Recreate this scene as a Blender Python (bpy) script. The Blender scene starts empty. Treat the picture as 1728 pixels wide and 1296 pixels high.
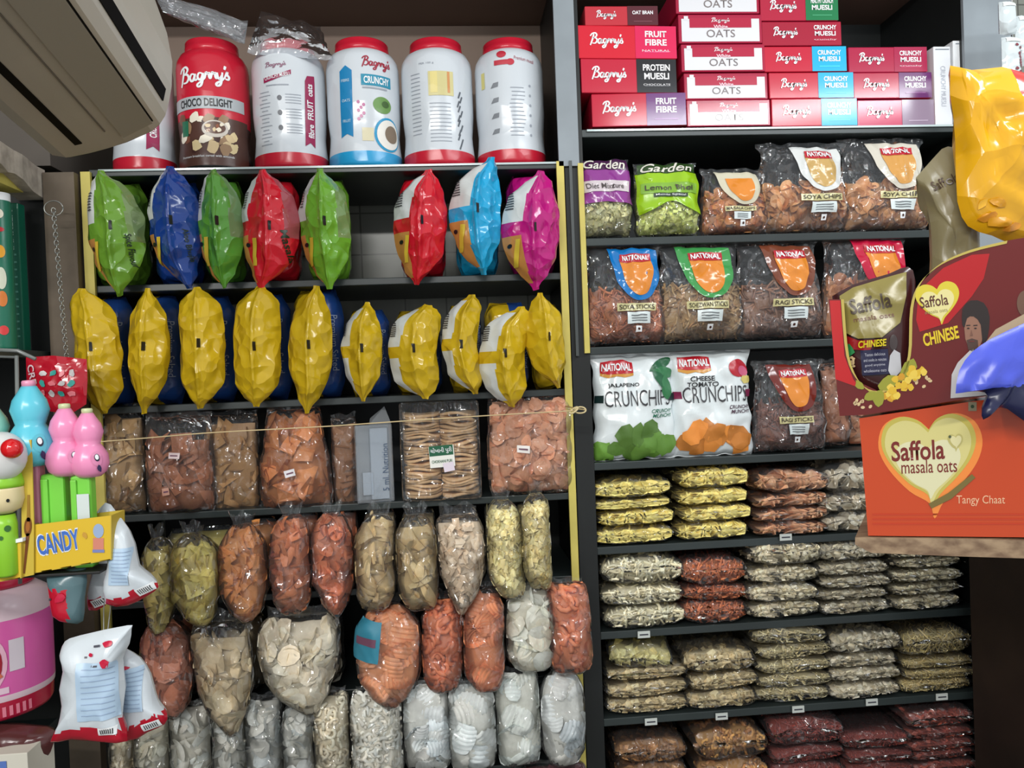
import bpy, bmesh, math, random
from mathutils import Vector, Matrix, noise
from mathutils.geometry import tessellate_polygon
S = bpy.context.scene
COL = S.collection
R = math.radians
# ---------------------------------------------------------------- camera
FPX = 1320.0; CAM = Vector((0, -1.6, 1.6))
ROT = Matrix.Rotation(-R(4.55), 3, 'Z') @ Matrix.Rotation(R(90 - 0.8), 3, 'X') @ Matrix.Rotation(-R(2.213), 3, 'Z')
cd = bpy.data.cameras.new('camera'); co = bpy.data.objects.new('camera', cd); COL.objects.link(co)
cd.sensor_width = 36; cd.lens = FPX / 1728 * 36; cd.clip_start = 0.02
co.matrix_world = Matrix.Translation(CAM) @ ROT.to_4x4()
S.camera = co
# ---------------------------------------------------------------- world, lamps, exposure
S.view_settings.view_transform = 'Standard'; S.view_settings.look = 'None'
S.view_settings.exposure = -0.12; S.view_settings.gamma = 1; S.view_settings.use_curve_mapping = False
W = bpy.data.worlds.new('shop_air'); S.world = W; W.use_nodes = True
W.node_tree.nodes['Background'].inputs[0].default_value = (0.94, 0.98, 1.0, 1)
W.node_tree.nodes['Background'].inputs[1].default_value = 0.8
def area(name, loc, tgt, sx, sy, power, col):
    l = bpy.data.lights.new(name, 'AREA'); l.shape = 'RECTANGLE'; l.size = sx; l.size_y = sy; l.energy = power; l.color = col
    o = bpy.data.objects.new(name, l); COL.objects.link(o); o.location = loc
    o.rotation_euler = (Vector(tgt) - Vector(loc)).to_track_quat('-Z', 'Y').to_euler()
area('ceiling_tube_light', (1.04, -0.9, 2.42), (0.75, 0, 1.7), 1.0, 0.045, 7.0, (0.93, 0.98, 1.0))
area('rear_fill_light', (-0.5, -2.7, 2.6), (0, 0, 1.3), 1.4, 0.05, 36, (1.0, 0.985, 0.95))  # added fill lamp behind the camera, lifts the lower shelves
area('glint_fill_light', (-1.15, -2.1, 2.2), (0, 0, 1.1), 0.04, 1.1, 12, (1.0, 0.98, 0.95))  # added unseen lamp at the left, for more glints on the film
S.cycles.transparent_max_bounces = 24; S.cycles.max_bounces = 6

def P(px, py, Y=0.0):
    d = ROT @ Vector(((px - 864) / FPX, -(py - 648) / FPX, -1))
    return CAM + d * ((Y - CAM.y) / d.y)
# ---------------------------------------------------------------- materials
MC = {}
def newmat(name):
    m = bpy.data.materials.new(name); m.use_nodes = True
    return m, m.node_tree, m.node_tree.nodes['Principled BSDF']
def lin(c):
    return tuple(((v / 255) / 12.92 if v / 255 < .04045 else ((v / 255 + .055) / 1.055) ** 2.4) for v in c)
def crinkle(nt, scale, dist, strength=0.6):
    tc = nt.nodes.new('ShaderNodeTexCoord'); oi = nt.nodes.new('ShaderNodeObjectInfo')
    ad = nt.nodes.new('ShaderNodeVectorMath'); ad.operation = 'ADD'
    sc = nt.nodes.new('ShaderNodeVectorMath'); sc.operation = 'SCALE'; sc.inputs['Scale'].default_value = 9
    nt.links.new(oi.outputs['Random'], sc.inputs[0]); nt.links.new(tc.outputs['Object'], ad.inputs[0]); nt.links.new(sc.outputs[0], ad.inputs[1])
    nz = nt.nodes.new('ShaderNodeTexNoise'); nz.inputs['Scale'].default_value = scale * .5
    nt.links.new(ad.outputs[0], nz.inputs['Vector'])
    mx = nt.nodes.new('ShaderNodeVectorMath'); mx.operation = 'MULTIPLY_ADD'; mx.inputs[1].default_value = (.05, .05, .05)
    nt.links.new(nz.outputs['Color'], mx.inputs[0]); nt.links.new(ad.outputs[0], mx.inputs[2])
    vo = nt.nodes.new('ShaderNodeTexVoronoi'); vo.inputs['Scale'].default_value = scale; vo.feature = 'F1'
    nt.links.new(mx.outputs[0], vo.inputs['Vector'])
    bp = nt.nodes.new('ShaderNodeBump'); bp.inputs['Distance'].default_value = dist; bp.inputs['Strength'].default_value = strength
    nt.links.new(vo.outputs['Distance'], bp.inputs['Height'])
    return bp
def matte(c, rough=.55, key='matte', spec=.4, nscale=0, namt=0):
    k = (key, c, rough, nscale)
    if k in MC: return MC[k]
    m, nt, b = newmat('%s_%d_%d_%d' % ((key,) + tuple(c)))
    b.inputs['Base Color'].default_value = lin(c) + (1,); b.inputs['Roughness'].default_value = rough
    b.inputs['Specular IOR Level'].default_value = spec
    if nscale:
        nz = nt.nodes.new('ShaderNodeTexNoise'); nz.inputs['Scale'].default_value = nscale; nz.inputs['Detail'].default_value = 6
        tc = nt.nodes.new('ShaderNodeTexCoord'); nt.links.new(tc.outputs['Object'], nz.inputs['Vector'])
        rp = nt.nodes.new('ShaderNodeValToRGB'); l = lin(c)
        rp.color_ramp.elements[0].position = .3; rp.color_ramp.elements[1].position = .7
        rp.color_ramp.elements[0].color = tuple(v * (1 - namt) for v in l) + (1,)
        rp.color_ramp.elements[1].color = tuple(min(1, v * (1 + namt)) for v in l) + (1,)
        nt.links.new(nz.outputs['Fac'], rp.inputs[0]); nt.links.new(rp.outputs[0], b.inputs['Base Color'])
    MC[k] = m; return m
def foil(c, rough=.2, scale=26, dist=.006, spec=.6, key='foil', strength=.6):
    k = (key, c, rough, scale, dist)
    if k in MC: return MC[k]
    m, nt, b = newmat('%s_%d_%d_%d' % ((key,) + tuple(c)))
    b.inputs['Base Color'].default_value = lin(c) + (1,); b.inputs['Roughness'].default_value = rough
    b.inputs['Specular IOR Level'].default_value = spec
    bp = crinkle(nt, scale, dist, strength); nt.links.new(bp.outputs[0], b.inputs['Normal'])
    MC[k] = m; return m
def card(c): return foil(c, .16, 7, .0012, .5, 'card', .3)
def ink(c): return foil(c, .32, 26, .003, .45, 'ink', .4)
def film(scale=24, dist=.008, haze=.03, tint=(1, 1, 1), gain=.8):
    k = ('film', scale, dist, haze, tint)
    if k in MC: return MC[k]
    m = bpy.data.materials.new('clear_film'); m.use_nodes = True; nt = m.node_tree; nt.nodes.clear()
    out = nt.nodes.new('ShaderNodeOutputMaterial'); tr = nt.nodes.new('ShaderNodeBsdfTransparent'); tr.inputs[0].default_value = tint + (1,)
    gl = nt.nodes.new('ShaderNodeBsdfGlossy'); gl.inputs['Roughness'].default_value = .07
    df = nt.nodes.new('ShaderNodeBsdfDiffuse'); df.inputs[0].default_value = (.8, .85, .9, 1)
    fr = nt.nodes.new('ShaderNodeFresnel'); fr.inputs[0].default_value = 1.42
    bp = crinkle(nt, scale, dist, .9); vd = bp.inputs['Height'].links[0].from_socket; vec = vd.node.inputs['Vector'].links[0].from_socket
    mp = nt.nodes.new('ShaderNodeMapping'); mp.inputs['Rotation'].default_value = (.4, .7, .5); mp.inputs['Scale'].default_value = (1, 1, .35); nt.links.new(vec, mp.inputs[0])
    nz = nt.nodes.new('ShaderNodeTexNoise'); nz.inputs['Scale'].default_value = scale * 1.6; nz.inputs['Detail'].default_value = 1; nt.links.new(mp.outputs[0], nz.inputs['Vector'])
    sb = nt.nodes.new('ShaderNodeMath'); sb.operation = 'SUBTRACT'; sb.inputs[1].default_value = .5; nt.links.new(nz.outputs['Fac'], sb.inputs[0])
    ab = nt.nodes.new('ShaderNodeMath'); ab.operation = 'ABSOLUTE'; nt.links.new(sb.outputs[0], ab.inputs[0])
    sm = nt.nodes.new('ShaderNodeMath'); sm.operation = 'MULTIPLY_ADD'; sm.inputs[1].default_value = -1.6; nt.links.new(ab.outputs[0], sm.inputs[0]); nt.links.new(vd, sm.inputs[2]); nt.links.new(sm.outputs[0], bp.inputs['Height'])
    nt.links.new(bp.outputs[0], gl.inputs['Normal'])
    mu = nt.nodes.new('ShaderNodeMath'); mu.operation = 'MULTIPLY_ADD'; mu.inputs[1].default_value = gain; mu.inputs[2].default_value = .045; mu.use_clamp = True
    nt.links.new(fr.outputs[0], mu.inputs[0])
    m1 = nt.nodes.new('ShaderNodeMixShader'); m1.inputs[0].default_value = haze
    nt.links.new(tr.outputs[0], m1.inputs[1]); nt.links.new(df.outputs[0], m1.inputs[2])
    m2 = nt.nodes.new('ShaderNodeMixShader'); nt.links.new(mu.outputs[0], m2.inputs[0])
    nt.links.new(m1.outputs[0], m2.inputs[1]); nt.links.new(gl.outputs[0], m2.inputs[2]); nt.links.new(m2.outputs[0], out.inputs[0])
    MC[k] = m; return m
def chipmat(c, rough=.45):
    k = ('chip', c)
    if k in MC: return MC[k]
    m, nt, b = newmat('crisp_%d_%d_%d' % tuple(c)); g_ = .3 * c[0] + .59 * c[1] + .11 * c[2]; c = tuple(q * .84 + g_ * .16 + 6 for q in c)
    at = nt.nodes.new('ShaderNodeAttribute'); at.attribute_name = 'Col'
    nz = nt.nodes.new('ShaderNodeTexNoise'); nz.inputs['Scale'].default_value = 120; nz.inputs['Detail'].default_value = 4
    tc = nt.nodes.new('ShaderNodeTexCoord'); nt.links.new(tc.outputs['Object'], nz.inputs['Vector'])
    mr = nt.nodes.new('ShaderNodeMapRange'); mr.inputs[3].default_value = .85; mr.inputs[4].default_value = 1.2
    nt.links.new(nz.outputs['Fac'], mr.inputs[0])
    v = nt.nodes.new('ShaderNodeVectorMath'); v.operation = 'SCALE'; v.inputs[0].default_value = lin(c)
    nt.links.new(mr.outputs[0], v.inputs['Scale'])
    mm = nt.nodes.new('ShaderNodeVectorMath'); mm.operation = 'MULTIPLY'
    nt.links.new(v.outputs[0], mm.inputs[0]); nt.links.new(at.outputs['Color'], mm.inputs[1]); nt.links.new(mm.outputs[0], b.inputs['Base Color'])
    b.inputs['Roughness'].default_value = rough; b.inputs['Specular IOR Level'].default_value = .35
    MC[k] = m; return m
FILM = film()
WHITE = matte((235, 238, 240), .4); BLACK = matte((16, 18, 18), .5)
# ---------------------------------------------------------------- mesh accumulator
class MB:
    def __init__(s): s.v = []; s.f = []; s.m = []; s.sm = []; s.mats = []; s.c = []; s.hc = False
    def mi(s, m):
        if m not in s.mats: s.mats.append(m)
        return s.mats.index(m)
    def add(s, V, F, m, smooth=True, col=None):
        b = len(s.v); s.v += [tuple(q) for q in V]; i = s.mi(m)
        s.c += [col or (1, 1, 1)] * len(V)
        if col: s.hc = True
        for f in F: s.f.append(tuple(b + k for k in f)); s.m.append(i); s.sm.append(smooth)
        return s
    def box(s, c, d, m, bev=0, mtx=None):
        bm = bmesh.new(); bmesh.ops.create_cube(bm, size=1)
        for q in bm.verts: q.co = Vector((q.co.x * d[0], q.co.y * d[1], q.co.z * d[2]))
        if bev: bmesh.ops.bevel(bm, geom=bm.edges[:], offset=bev, segments=2, affect='EDGES', profile=.5)
        V = [q.co + Vector(c) for q in bm.verts]
        if mtx: V = [mtx @ q for q in V]
        bm.verts.index_update(); F = [[q.index for q in f.verts] for f in bm.faces]; bm.free()
        return s.add(V, F, m, False)
    def lathe(s, prof, m, n=40, c=(0, 0, 0), mats=None):
        V = []; F = []; K = len(prof)
        for r, z in prof:
            for i in range(n):
                a = 2 * math.pi * i / n; V.append((c[0] + r * math.sin(a), c[1] - r * math.cos(a), c[2] + z))
        for k in range(K - 1):
            F = [(k * n + i, k * n + (i + 1) % n, (k + 1) * n + (i + 1) % n, (k + 1) * n + i) for i in range(n)]
            if k == 0: base = len(s.v); s.v += V; s.c += [(1, 1, 1)] * len(V)
            mm = mats[k] if mats else m; ix = s.mi(mm)
            for f in F: s.f.append(tuple(base + q for q in f)); s.m.append(ix); s.sm.append(True)
        for k, rev in ((0, True), (K - 1, False)):
            if prof[k][0] > 1e-5:
                f = [base + k * n + i for i in range(n)]; s.f.append(tuple(f[::-1] if rev else f)); s.m.append(s.mi((mats[min(k, K - 2)] if mats else m))); s.sm.append(False)
        return s
    def tube(s, pts, r, m, n=8, col=None):
        pts = [Vector(p) for p in pts]; V = []; F = []; rr = r if isinstance(r, (list, tuple)) else [r] * len(pts)
        up = None
        for i, p in enumerate(pts):
            t = (pts[min(i + 1, len(pts) - 1)] - pts[max(i - 1, 0)])
            t = t.normalized() if t.length > 1e-9 else Vector((0, 0, 1))
            if up is None: up = t.orthogonal().normalized()
            up = (up - t * up.dot(t)); up = up.normalized() if up.length > 1e-6 else t.orthogonal().normalized()
            sd = t.cross(up)
            for k in range(n):
                a = 2 * math.pi * k / n; V.append(p + (up * math.cos(a) + sd * math.sin(a)) * rr[i])
        for i in range(len(pts) - 1):
            for k in range(n): F.append((i * n + k, i * n + (k + 1) % n, (i + 1) * n + (k + 1) % n, (i + 1) * n + k))
        F.append(tuple(range(n))[::-1]); F.append(tuple((len(pts) - 1) * n + k for k in range(n)))
        return s.add(V, F, m, True, col)
    def prism(s, pts, d, m, mside=None):
        """closed polygon of 3-D points extruded by vector d"""
        pts = [Vector(p) for p in pts]; d = Vector(d); n = len(pts); tr = tessellate_polygon([pts])
        s.add(pts, tr, m, False); s.add([p + d for p in pts], [t[::-1] for t in tr], mside or m, False)
        s.add(pts + [p + d for p in pts], [(i, (i + 1) % n, n + (i + 1) % n, n + i) for i in range(n)], mside or m, False)
        return s
    def build(s, name, parent=None, loc=None, rz=0, **tags):
        me = bpy.data.meshes.new(name); me.from_pydata(s.v, [], s.f)
        for m in s.mats: me.materials.append(m)
        me.polygons.foreach_set('material_index', s.m); me.polygons.foreach_set('use_smooth', s.sm)
        if s.hc:
            ca = me.color_attributes.new('Col', 'FLOAT_COLOR', 'POINT'); flat = []
            for c in s.c: flat += [c[0], c[1], c[2], 1]
            ca.data.foreach_set('color', flat)
        me.update()
        o = bpy.data.objects.new(name, me); COL.objects.link(o)
        if loc is not None: o.location = loc
        o.rotation_euler.z = rz
        if parent: o.parent = parent
        for k, v in tags.items():
            if v: o[k] = v
        return o
def thing(name, label, cat, loc, group=None, rot=(0, 0, 0)):
    o = bpy.data.objects.new(name, None); COL.objects.link(o); o.location = loc; o.rotation_euler = rot
    o.empty_display_size = .02
    o['label'] = label; o['category'] = cat
    if group: o['group'] = group
    return o
def copy_tree(o, parent=None):
    c = o.copy(); COL.objects.link(c); c.parent = parent
    for ch in list(o.children): copy_tree(ch, c)
    return c
# ---------------------------------------------------------------- printed shapes (2-D)
TC = {}
def text2d(s, bold=0.0, shear=0.0, space=1.0):
    k = (s, bold, shear, space)
    if k in TC: return TC[k]
    cu = bpy.data.curves.new('t', 'FONT'); cu.body = s; cu.offset = bold; cu.shear = shear; cu.resolution_u = 3; cu.align_x = 'CENTER'; cu.space_character = space
    cu.space_line = .9
    o = bpy.data.objects.new('t', cu); COL.objects.link(o); bpy.context.view_layer.update()
    me = o.evaluated_get(bpy.context.evaluated_depsgraph_get()).to_mesh()
    V = [(v.co.x, v.co.y) for v in me.vertices]; F = [tuple(p.vertices) for p in me.polygons]
    o.to_mesh_clear(); bpy.data.objects.remove(o); bpy.data.curves.remove(cu)
    TC[k] = norm(V, F); return TC[k]
def norm(V, F):
    x0 = min(v[0] for v in V); x1 = max(v[0] for v in V); y0 = min(v[1] for v in V); y1 = max(v[1] for v in V)
    w = max(x1 - x0, 1e-6); h = max(y1 - y0, 1e-6)
    return ([((v[0] - x0) / w - .5, (v[1] - y0) / h - .5) for v in V], F, h / w)
def cr(pts, n=5):
    out = []
    for i in range(len(pts) - 1):
        p0 = pts[max(i - 1, 0)]; p1 = pts[i]; p2 = pts[i + 1]; p3 = pts[min(i + 2, len(pts) - 1)]
        for k in range(n):
            t = k / n
            out.append(tuple(.5 * (2 * p1[a] + (p2[a] - p0[a]) * t + (2 * p0[a] - 5 * p1[a] + 4 * p2[a] - p3[a]) * t * t + (-p0[a] + 3 * p1[a] - 3 * p2[a] + p3[a]) * t ** 3) for a in range(len(p1))))
    out.append(tuple(pts[-1])); return out
def ribbon(strokes, w):
    V = []; F = []
    for s in strokes:
        c = cr(s)
        for i, p in enumerate(c):
            a = c[max(i - 1, 0)]; b = c[min(i + 1, len(c) - 1)]; dx, dy = b[0] - a[0], b[1] - a[1]; L = math.hypot(dx, dy) or 1
            ww = w * (.62 + .38 * math.sin(math.pi * min(1, (i + 1.5) / (len(c) + 1)))) * (1.0 + .25 * abs(dy) / L)
            V += [(p[0] - dy / L * ww / 2, p[1] + dx / L * ww / 2), (p[0] + dy / L * ww / 2, p[1] - dx / L * ww / 2)]
            if i: n = len(V); F.append((n - 4, n - 3, n - 1, n - 2))
    return norm(V, F)
def rr_(dx): return [(3.25 + dx, .3), (3.5 + dx, 1.05), (3.55 + dx, .85), (3.85 + dx, .92), (3.8 + dx, .55), (3.87 + dx, .28), (4.02 + dx, .35)]
BRAND = ribbon([[(-.05, 1.5), (.3, 1.95), (.9, 2.1), (1.2, 1.75), (.95, 1.35), (.45, 1.2)], [(.45, 1.2), (1.05, 1.12), (1.22, .65), (.85, .2), (.3, .2)],
    [(.65, 1.9), (.35, .9), (-.1, -.2)], [(2.05, .95), (1.68, 1.02), (1.42, .6), (1.52, .22), (1.78, .22), (2.05, .7), (2.12, 1.0), (2.0, .4), (2.15, .2), (2.35, .35)],
    [(3.02, .95), (2.65, 1.02), (2.42, .6), (2.55, .25), (2.8, .25), (3.04, .65), (3.12, .98), (2.95, .1), (2.7, -.5), (2.35, -.62), (2.28, -.35), (2.8, 0), (3.25, .3)],
    rr_(0), rr_(.72), [(4.75, 1.0), (4.78, .42), (5, .24), (5.3, .7)], [(5.4, 1.05), (5.2, .1), (4.95, -.5), (4.6, -.62), (4.55, -.35), (5.2, .05), (5.6, .4)],
    [(5.85, 1.85), (5.68, 1.4)], [(5.6, .4), (6.0, 1.15), (5.95, .8), (6.15, .5), (6, .2), (5.65, .28)]], .26)
def ell2d(n=28): return ([(0, 0)] + [(.5 * math.cos(2 * math.pi * i / n), .5 * math.sin(2 * math.pi * i / n)) for i in range(n)], [(0, 1 + i, 1 + (i + 1) % n) for i in range(n)], 1)
def rect2d(): return ([(-.5, -.5), (.5, -.5), (.5, .5), (-.5, .5)], [(0, 1, 2), (0, 2, 3)], 1)
def poly2d(pts, raw=False):
    tr = [tuple(t) for t in tessellate_polygon([[Vector((p[0], p[1], 0)) for p in pts]])]
    return (list(pts), tr, 1) if raw else norm(pts, tr)
ELL = ell2d(); RECT = rect2d()
HEART = poly2d(cr([(0, .62), (.18, .85), (.5, .95), (.85, .8), (1, .45), (.9, .05), (.6, -.35), (.25, -.7), (.08, -1), (-.02, -.72), (-.4, -.5), (-.8, -.1), (-1, .3), (-.92, .7), (-.6, .88), (-.25, .82), (0, .62)], 4)[:-1])
SHIELD = poly2d(cr([(-1, 1), (-.85, .3), (-.6, -.4), (-.2, -.9), (.2, -1), (.6, -.8), (.85, -.2), (.9, .4), (.8, 1)], 4))
def leaf2d(seed, n=9):
    rnd = random.Random(seed); return poly2d([(math.cos(a) * rnd.uniform(.6, 1), math.sin(a) * rnd.uniform(.6, 1)) for a in [2 * math.pi * i / n for i in range(n)]])
def split(V, F, L):
    V = list(V); out = []; st = []
    for f in F:
        for i in range(1, len(f) - 1): st.append((f[0], f[i], f[i + 1]))
    cache = {}
    while st:
        t = st.pop(); best = 0; bi = 0
        for i in range(3):
            a, b = V[t[i]], V[t[(i + 1) % 3]]; d = math.hypot(a[0] - b[0], a[1] - b[1])
            if d > best: best = d; bi = i
        if best <= L or len(V) > 20000: out.append(t); continue
        a, b, c = t[bi], t[(bi + 1) % 3], t[(bi + 2) % 3]; k = (min(a, b), max(a, b))
        if k not in cache: V.append(((V[a][0] + V[b][0]) / 2, (V[a][1] + V[b][1]) / 2)); cache[k] = len(V) - 1
        m = cache[k]; st.append((a, m, c)); st.append((m, b, c))
    return V, out
def put(mb, surf, shape, mat, cx, cz, w, h=None, rot=0, off=.0007, maxe=None):
    V, F, asp = shape
    if h is None: h = w * asp
    c, s = math.cos(R(rot)), math.sin(R(rot))
    V2 = [(cx + x * w * c - y * h * s, cz + x * w * s + y * h * c) for x, y in V]
    if maxe: V2, F = split(V2, F, maxe)
    mb.add([surf.at(x, z, off) for x, z in V2], F, mat, True)
class Plane:
    def __init__(s, x=0, y=0, z=0): s.o = (x, y, z)
    def at(s, x, z, off): return Vector((s.o[0] + x, s.o[1] - off, s.o[2] + z))
class Pix:
    """prints on a plane standing at depth Y, in units of the photograph"""
    def __init__(s, Y, org=(0, 0, 0)): s.Y = Y; s.org = Vector(org)
    def at(s, x, z, off): return P(x, -z, s.Y - off) - s.org
class Cyl:
    def __init__(s, prof, turn=0): s.p = prof; s.t = turn
    def r(s, z):
        p = s.p
        for a, b in zip(p, p[1:]):
            if a[1] <= z <= b[1] and b[1] > a[1]: return a[0] + (b[0] - a[0]) * (z - a[1]) / (b[1] - a[1])
        return p[-1][0]
    def at(s, x, z, off):
        r = s.r(z) + off; a = x / max(s.r(z), .01) + s.t; return Vector((r * math.sin(a), -r * math.cos(a), z))
# ---------------------------------------------------------------- bags
def interp(prof, v):
    if v <= prof[0][0]: return prof[0][1]
    for a, b in zip(prof, prof[1:]):
        if v <= b[0]:
            t = (v - a[0]) / (b[0] - a[0]); t = t * t * (3 - 2 * t) * .5 + t * .5; return a[1] + (b[1] - a[1]) * t
    return prof[-1][1]
class Pillow:
    def __init__(s, w, h, t, seed=0, prof=None, cx=None, tp=None, pu=2.4, eu=.6, pv=4, ev=.55, wr=.003, ridge=0):
        s.w, s.h, s.t, s.seed = w, h, t, seed; s.prof = prof or [(-1, .92), (-.8, .97), (0, 1), (.8, .95), (1, .9)]
        s.cx = cx; s.tp = tp; s.pu, s.eu, s.pv, s.ev, s.wr, s.ridge = pu, eu, pv, ev, wr, ridge
    def pos(s, u, v, sd=1, k=1.0):
        W = interp(s.prof, v); x = u * s.w / 2 * W + (interp(s.cx, v) * s.w / 2 if s.cx else 0); z = v * s.h / 2
        T = s.t / 2 * max(0, 1 - abs(u) ** s.pu) ** s.eu * max(0, 1 - abs(v) ** s.pv) ** s.ev
        if s.tp: T *= interp(s.tp, v)
        if s.ridge and sd > 0: T += s.ridge * max(0, 1 - abs(u) * 7) * max(0, 1 - abs(v) ** 6)
        q = s.seed * 3.7
        n = noise.noise(Vector((x * 22 + q, sd * 5, z * 22))) + .5 * noise.noise(Vector((x * 55 + q, sd * 5 + 3, z * 40)))
        r_ = 1 - abs(noise.noise(Vector((x * 30 + z * 12 + q, sd * 7, z * 16 - x * 9)))) * 2
        e = s.wr * (n + .8 * r_)
        jx = s.wr * 1.0 * noise.noise(Vector((z * 30 + q, 1, u * 2))) * abs(u); jz = s.wr * noise.noise(Vector((x * 40 + q, 8, 0))) * abs(v) ** 3
        msk = min(1, T / (s.t * .12) ) if s.t else 1
        return Vector((x + jx, -sd * max(T * k + e * msk * k, 0.0004) + s.wr * .8 * noise.noise(Vector((x * 18 + q, 3, z * 18))), z + jz))
    def at(s, x, z, off):
        v = max(-.985, min(.985, z / (s.h / 2))); W = max(.05, interp(s.prof, v))
        u = max(-.985, min(.985, (x - (interp(s.cx, v) * s.w / 2 if s.cx else 0)) / (s.w / 2 * W)))
        p = s.pos(u, v); du = s.pos(min(u + .02, .995), v) - s.pos(max(u - .02, -.995), v); dv = s.pos(u, min(v + .02, .995)) - s.pos(u, max(v - .02, -.995))
        n = du.cross(dv); n = n.normalized() if n.length > 1e-9 else Vector((0, -1, 0))
        if n.y > 0: n = -n
        return p + n * (off + .0006)
    def shell(s, mb, mat, nu=22, nv=28, k=1.0, back=None, matfn=None):
        for sd in (1, -1):
            V = [s.pos(-1 + 2 * i / nu, -1 + 2 * j / nv, sd, k) for j in range(nv + 1) for i in range(nu + 1)]
            by = {}
            for j in range(nv):
                for i in range(nu):
                    a = j * (nu + 1) + i; f = (a, a + 1, a + nu + 2, a + nu + 1)
                    m = mat
                    if matfn: m = matfn(-1 + 2 * (i + .5) / nu, -1 + 2 * (j + .5) / nv, sd) or mat
                    elif back and sd < 0: m = back
                    by.setdefault(m, []).append(f if sd > 0 else f[::-1])
            b = len(mb.v); mb.v += [tuple(q) for q in V]; mb.c += [(1, 1, 1)] * len(V)
            for m, fs in by.items():
                ix = mb.mi(m)
                for f in fs: mb.f.append(tuple(b + q for q in f)); mb.m.append(ix); mb.sm.append(True)
    def seal(s, mb, mat, top=True, hgt=.012, flare=1.0, wav=.0012):
        """flat crimped or loosely flaring end strip"""
        v = 1 if top else -1; sg = 1 if top else -1; n = 24; V = []; r = 4
        for j in range(r + 1):
            q = j / r
            for i in range(n + 1):
                u = -1 + 2 * i / n; p = s.pos(u, v * .995); cxv = interp(s.cx, v) * s.w / 2 if s.cx else 0
                p.x = cxv + (p.x - cxv) * (1 + (flare - 1) * q)
                V.append(p + Vector((0, wav * (.3 + q) * math.sin(i * 1.3 + s.seed) + wav * q * math.sin(i * .5 + j), sg * hgt * q * (1 + .25 * math.sin(i * .45 + s.seed) * (flare > 1)))))
        mb.add(V, [(j * (n + 1) + i, j * (n + 1) + i + 1, (j + 1) * (n + 1) + i + 1, (j + 1) * (n + 1) + i) for j in range(r) for i in range(n)], mat, True)
# ---------------------------------------------------------------- crisps and other loose food
def chip_disc(rnd, r):
    n = 10; c = rnd.uniform(-.5, .5); b = rnd.uniform(-.4, .4); e = rnd.uniform(.75, 1); V = [(0, 0, 0)]
    for q, m in ((.6, n), (1, n)):
        for i in range(n):
            a = 2 * math.pi * i / n; rr = r * q * (1 + .06 * math.sin(3 * a + b * 9)); x = rr * math.cos(a); y = rr * math.sin(a) * e
            V.append((x, y, (c * x * x + b * y * y) / r))
    F = [(0, 1 + i, 1 + (i + 1) % n) for i in range(n)] + [(1 + i, n + 1 + i, n + 1 + (i + 1) % n, 1 + (i + 1) % n) for i in range(n)]
    return V, F
def chip_coin(rnd, r):
    n = 10; t = r * .09; V = []
    for z in (-t, t):
        for i in range(n):
            a = 2 * math.pi * i / n; V.append((r * math.cos(a), r * math.sin(a) * .93, z + .12 * r * math.cos(2 * a)))
    V.append((0, 0, -t)); V.append((0, 0, t * .5))
    F = [(i, (i + 1) % n, n + (i + 1) % n, n + i) for i in range(n)] + [(2 * n + 1, n + i, n + (i + 1) % n) for i in range(n)] + [(2 * n, (i + 1) % n, i) for i in range(n)]
    return V, F
def chip_shard(rnd, r):
    k = rnd.choice((3, 4, 4)); a0 = rnd.random() * 6; cs = [(r * rnd.uniform(.8, 1.15) * math.cos(a0 + 2 * math.pi * i / k), r * rnd.uniform(.7, 1.1) * math.sin(a0 + 2 * math.pi * i / k)) for i in range(k)]
    c = rnd.uniform(-.6, .6); V = [(0, 0, 0)]
    for i in range(k):
        a, b = cs[i], cs[(i + 1) % k]; V += [(a[0], a[1], 0), ((a[0] + b[0]) / 2, (a[1] + b[1]) / 2, 0)]
    V = [(x, y, c * x * x / r) for x, y, z in V]; m = 2 * k
    return V, [(0, 1 + i, 1 + (i + 1) % m) for i in range(m)]
def chip_long(rnd, r):
    n = 6; V = []; b = rnd.uniform(-.9, .9); w = r * rnd.uniform(.3, .42)
    for i in range(n + 1):
        t = -1 + 2 * i / n; ww = w * max(.25, (1 - abs(t) ** 2.5)) ** .5
        for s_ in (-1, 0, 1): V.append((t * r, s_ * ww, b * r * t * t * .4 - .3 * ww * abs(s_)))
    return V, [(i * 3 + k, i * 3 + k + 1, i * 3 + k + 4, i * 3 + k + 3) for i in range(n) for k in (0, 1)]
def chip_ridge(rnd, r):
    nx, ny = 22, 6; V = []; c = rnd.uniform(.2, .6) * rnd.choice((-1, 1)); e = rnd.uniform(.6, .8)
    for j in range(ny + 1):
        for i in range(nx + 1):
            x = -1 + 2 * i / nx; y = (-1 + 2 * j / ny) * max(.12, 1 - abs(x) ** 2.6) ** .5
            V.append((x * r, y * r * e, c * r * y * y * .7 + .085 * r * math.sin(x * 24)))
    return V, [(j * (nx + 1) + i, j * (nx + 1) + i + 1, (j + 1) * (nx + 1) + i + 1, (j + 1) * (nx + 1) + i) for j in range(ny) for i in range(nx)]
def tub(pts, r, n=5):
    m = MB(); m.tube(pts, r, None, n); return m.v, m.f
def chip_stick(rnd, r):
    b = rnd.uniform(-.5, .5); b2 = rnd.uniform(-.3, .3); return tub([(t * r, b * r * t * t, b2 * r * t) for t in (-1, -.5, 0, .5, 1)], r * .16, 5)
def chip_sev(rnd, r):
    b = rnd.uniform(-.9, .9); return tub([(t * r, b * r * t * t, 0) for t in (-1, -.3, .4, 1)], r * .07, 4)
def chip_ring(rnd, r):
    a1 = rnd.uniform(3.2, 5.5); return tub([(r * .7 * math.cos(a1 * i / 6), r * .7 * math.sin(a1 * i / 6), r * .25 * i / 6) for i in range(7)], r * .27, 5)
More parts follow.
